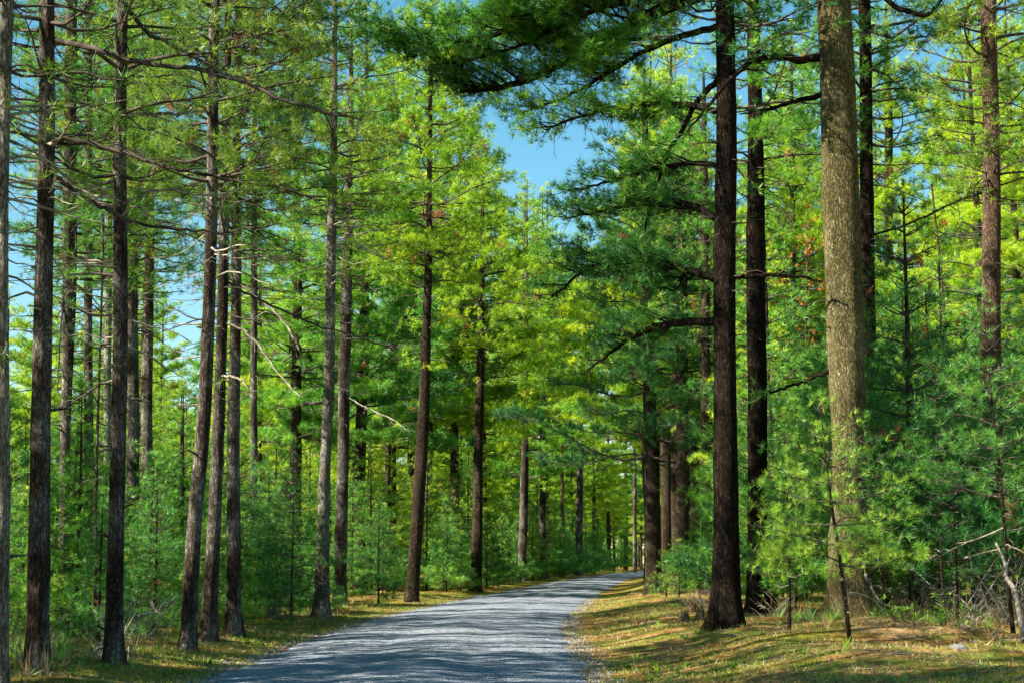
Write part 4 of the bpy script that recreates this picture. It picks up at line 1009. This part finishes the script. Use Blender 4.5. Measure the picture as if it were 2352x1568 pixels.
log(607, (1990, 1370), (2030, 1440), 0.028, 'yellowish broken branch stuck by the stoutest trunk', 28, 27, lift0=0.8, forks=0)

def stump(seed, px, py, d, r, h, label):
    rng = np.random.default_rng(seed)
    b = at(px, py, d); b[2] = float(ground(b[0], b[1])) - 0.03
    zz = np.linspace(0, h, 6); P = np.stack([zz * 0.1, zz * 0, zz], 1)
    mb = MB(); tube(mb, P, r * (1.25 - 0.4 * zz / h), 14, 0, rng, 0.15, cap=False)
    n = 10; a = rng.uniform(0, 6.28, n); rr = r * 0.8
    bb = np.stack([np.cos(a) * rr, np.sin(a) * rr, np.full(n, h * 0.85)], 1)
    cones(mb, bb, bb * [0.9, 0.9, 1] + np.stack([0 * a, 0 * a, rng.uniform(0.05, 0.13, n)], 1), np.full(n, 0.03), np.full(n, 0.006), 4)
    an = np.arange(14) / 14 * 6.283
    mb.add(np.concatenate([np.stack([np.cos(an) * r * 0.85 + h * 0.09, np.sin(an) * r * 0.85, 0 * an + h * 0.9], 1), [[h * 0.09, 0, h * 0.87]]]),
           t=np.stack([np.arange(14), (np.arange(14) + 1) % 14, np.full(14, 14)], 1))
    o = link('stump', mb.mesh('stump', [M['stumpwood']])); o.location = b
    tag(o, label, 'stump')
stump(611, 1607, 1420, 36, 0.10, 0.26, 'small jagged stump left of the big dark trunk')
stump(612, 1570, 1424, 36, 0.11, 0.18, 'lower mossy stump nearer the road')
stump(613, 1592, 1408, 40, 0.08, 0.2, 'thin broken stump behind the other two')

def rock(seed, px, py, d, r, label):
    rng = np.random.default_rng(seed)
    b = at(px, py, d); b[2] = float(ground(b[0], b[1]))
    mb = MB(); n = 10
    th = np.linspace(0, math.pi, 7)
    V = []
    for t_ in th:
        a = np.arange(n) / n * 6.283
        V.append(np.stack([np.sin(t_) * np.cos(a), np.sin(t_) * np.sin(a) * 0.8, np.full(n, math.cos(t_) * 0.5)], 1))
    V = np.concatenate(V); V *= (1 + 0.18 * np.sin(V @ rng.normal(size=3) * 3 + 1))[:, None] * r
    k = np.arange(n); k2 = (k + 1) % n
    q = (np.stack([k, k2, k2 + n, k + n], 1)[None] + (np.arange(6) * n)[:, None, None]).reshape(-1, 4)
    mb.add(V, q=q)
    o = link('rock', mb.mesh('rock', [M['stone']])); o.location = b
    tag(o, label, 'rock')
rock(621, 2205, 1555, 21.8, 0.11, 'grey rock half sunk in the needles at lower right')
rock(622, 1795, 1560, 21.8, 0.06, 'small pale rock in the mossy grass at the bottom')

# grass, herbs, needles, gravel: nobody could count them
def scatter_stuff(name, label, n, fn, mat, kindargs, seed):
    rng = np.random.default_rng(seed)
    P, keep = fn(rng, n)
    P = P[keep]
    mb = MB()
    kindargs(mb, rng, P)
    tag(link(name, mb.mesh(name, [mat])), label, name.replace('_', ' '), kind='stuff')
def verge(rng, n, umin, umax, y0, y1, side, dens_seed, thr):
    y = y0 + (y1 - y0) * rng.uniform(0, 1, n) ** 1.4
    u = umin + (umax - umin) * rng.uniform(0, 1, n)
    x = road_c(y) + side * u
    k = vnoise(x, y, 0.55, dens_seed) + 0.5 * vnoise(x, y, 1.7, dens_seed + 1) + rng.normal(size=n) * 0.15 > thr
    return np.stack([x, y, ground(x, y)], 1), k
def blades(h, w, K, spread):
    def f(mb, rng, P):
        tufts(mb, rng, P, np.tile([[0, 0, 1.0]], (len(P), 1)), np.full(len(P), h) * rng.uniform(0.6, 1.3, len(P)), np.full(len(P), w), K, spread, 0, rng.uniform(0, 1, len(P)))
    return f
M['grass'] = needle_material('grass_blades', [(0.0, (0.07, 0.14, 0.02)), (0.45, (0.20, 0.32, 0.03)), (0.75, (0.38, 0.44, 0.05)), (1.0, (0.52, 0.46, 0.12))], 0.35, 0.0)
M['litter'] = needle_material('fallen_needles', [(0.0, (0.14, 0.06, 0.02)), (0.5, (0.33, 0.18, 0.07)), (1.0, (0.56, 0.40, 0.18))], 0.1, 0.0)
scatter_stuff('grass', 'short grass and moss on the right bank', 24000, lambda r, n: verge(r, n, HW - 0.05, HW + 9, 15, 75, 1, 31, 0.22), M['grass'], blades(0.07, 0.008, 7, 0.8), 41)
scatter_stuff('grass', 'short grass on the left verge', 12000, lambda r, n: verge(r, n, HW - 0.05, HW + 2.6, 15, 75, -1, 33, -0.25), M['grass'], blades(0.07, 0.008, 7, 0.8), 42)
scatter_stuff('ground_herbs', 'low green herbs dotted over the right bank', 900, lambda r, n: verge(r, n, HW + 0.2, HW + 10, 18, 48, 1, 35, 0.45), M['leaf'], blades(0.11, 0.045, 8, 0.9), 43)
scatter_stuff('ground_herbs', 'low green herbs along the left verge', 700, lambda r, n: verge(r, n, HW + 0.2, HW + 4, 18, 60, -1, 36, 0.35), M['leaf'], blades(0.11, 0.045, 8, 0.9), 44)
scatter_stuff('fallen_needles', 'brown fallen needles over the right bank', 42000, lambda r, n: verge(r, n, HW - 0.2, HW + 12, 15, 70, 1, 37, -0.9), M['litter'], blades(0.10, 0.008, 3, 3.0), 45)
scatter_stuff('fallen_needles', 'brown fallen needles on the left verge', 20000, lambda r, n: verge(r, n, HW - 0.2, HW + 6, 15, 70, -1, 38, -0.9), M['litter'], blades(0.10, 0.008, 3, 3.0), 46)
scatter_stuff('undergrowth', 'dark green low undergrowth between the left trunks', 1500, lambda r, n: verge(r, n, HW + 1.7, HW + 10, 17, 60, -1, 71, -0.1), M['young'], blades(0.30, 0.016, 16, 1.0), 72)
scatter_stuff('dry_weeds', 'thin dry weeds between the left trunks', 1400, lambda r, n: verge(r, n, HW + 1.2, HW + 9, 17, 60, -1, 73, 0.0), M['litter'], blades(0.42, 0.007, 9, 0.45), 74)
scatter_stuff('undergrowth', 'low green undergrowth behind the right bank', 1300, lambda r, n: verge(r, n, HW + 4.2, HW + 12, 27, 60, 1, 75, 0.0), M['young'], blades(0.22, 0.016, 16, 1.0), 76)
scatter_stuff('dry_weeds', 'thin dry weeds behind the right bank', 1200, lambda r, n: verge(r, n, HW + 3.4, HW + 12, 25, 60, 1, 77, 0.0), M['litter'], blades(0.36, 0.007, 9, 0.5), 78)
def sticks(mb, rng, P):
    n = len(P); a = rng.uniform(0, 6.28, n); L = rng.uniform(0.08, 0.5, n)
    d = np.stack([np.cos(a), np.sin(a), rng.uniform(-0.02, 0.12, n)], 1) * L[:, None]
    q = P + [0, 0, 0.01]
    r = rng.uniform(0.003, 0.010, n)
    m = q + d * 0.5 + rng.normal(size=(n, 3)) * 0.02
    cones(mb, q, m, r, r * 0.8, 4, 0); cones(mb, m, q + d, r * 0.8, r * 0.4, 4, 0)
scatter_stuff('fallen_twigs', 'dead twigs strewn over both verges', 1500, lambda r, n: verge(r, n, HW + 0.1, HW + 10, 15, 50, 1, 51, -0.2), M['deadwood'], sticks, 52)
scatter_stuff('fallen_twigs', 'dead twigs strewn under the left trunks', 900, lambda r, n: verge(r, n, HW + 0.3, HW + 8, 15, 50, -1, 53, -0.2), M['deadwood'], sticks, 54)
def stones(mb, rng, P):
    n = len(P); r = rng.uniform(0.008, 0.028, n)
    v = norm(np.array([[1, 0, 0], [-1, 0, 0], [0, 1, 0], [0, -1, 0], [0, 0, 0.7], [0, 0, -0.5]])[None] + rng.normal(size=(n, 6, 3)) * 0.25) * r[:, None, None] + P[:, None]
    f = np.array([[0, 2, 4], [2, 1, 4], [1, 3, 4], [3, 0, 4], [2, 0, 5], [1, 2, 5], [3, 1, 5], [0, 3, 5]])
    mb.add(v.reshape(-1, 3), t=(f[None] + (np.arange(n) * 6)[:, None, None]).reshape(-1, 3), mat=0)
def edge_pts(rng, n):
    y = 16 + 60 * rng.uniform(0, 1, n) ** 1.3
    s = rng.choice([-1, 1], n); u = s * (HW + rng.normal(size=n) * 0.16)
    x = road_c(y) + u
    return np.stack([x, y, np.maximum(ground(x, y), np.where(np.abs(u) < HW, 0.0, -1)) + 0.005], 1), np.ones(n, bool)
scatter_stuff('loose_gravel', 'loose grey stones along both road edges', 9000, edge_pts, M['stone'], stones, 47)
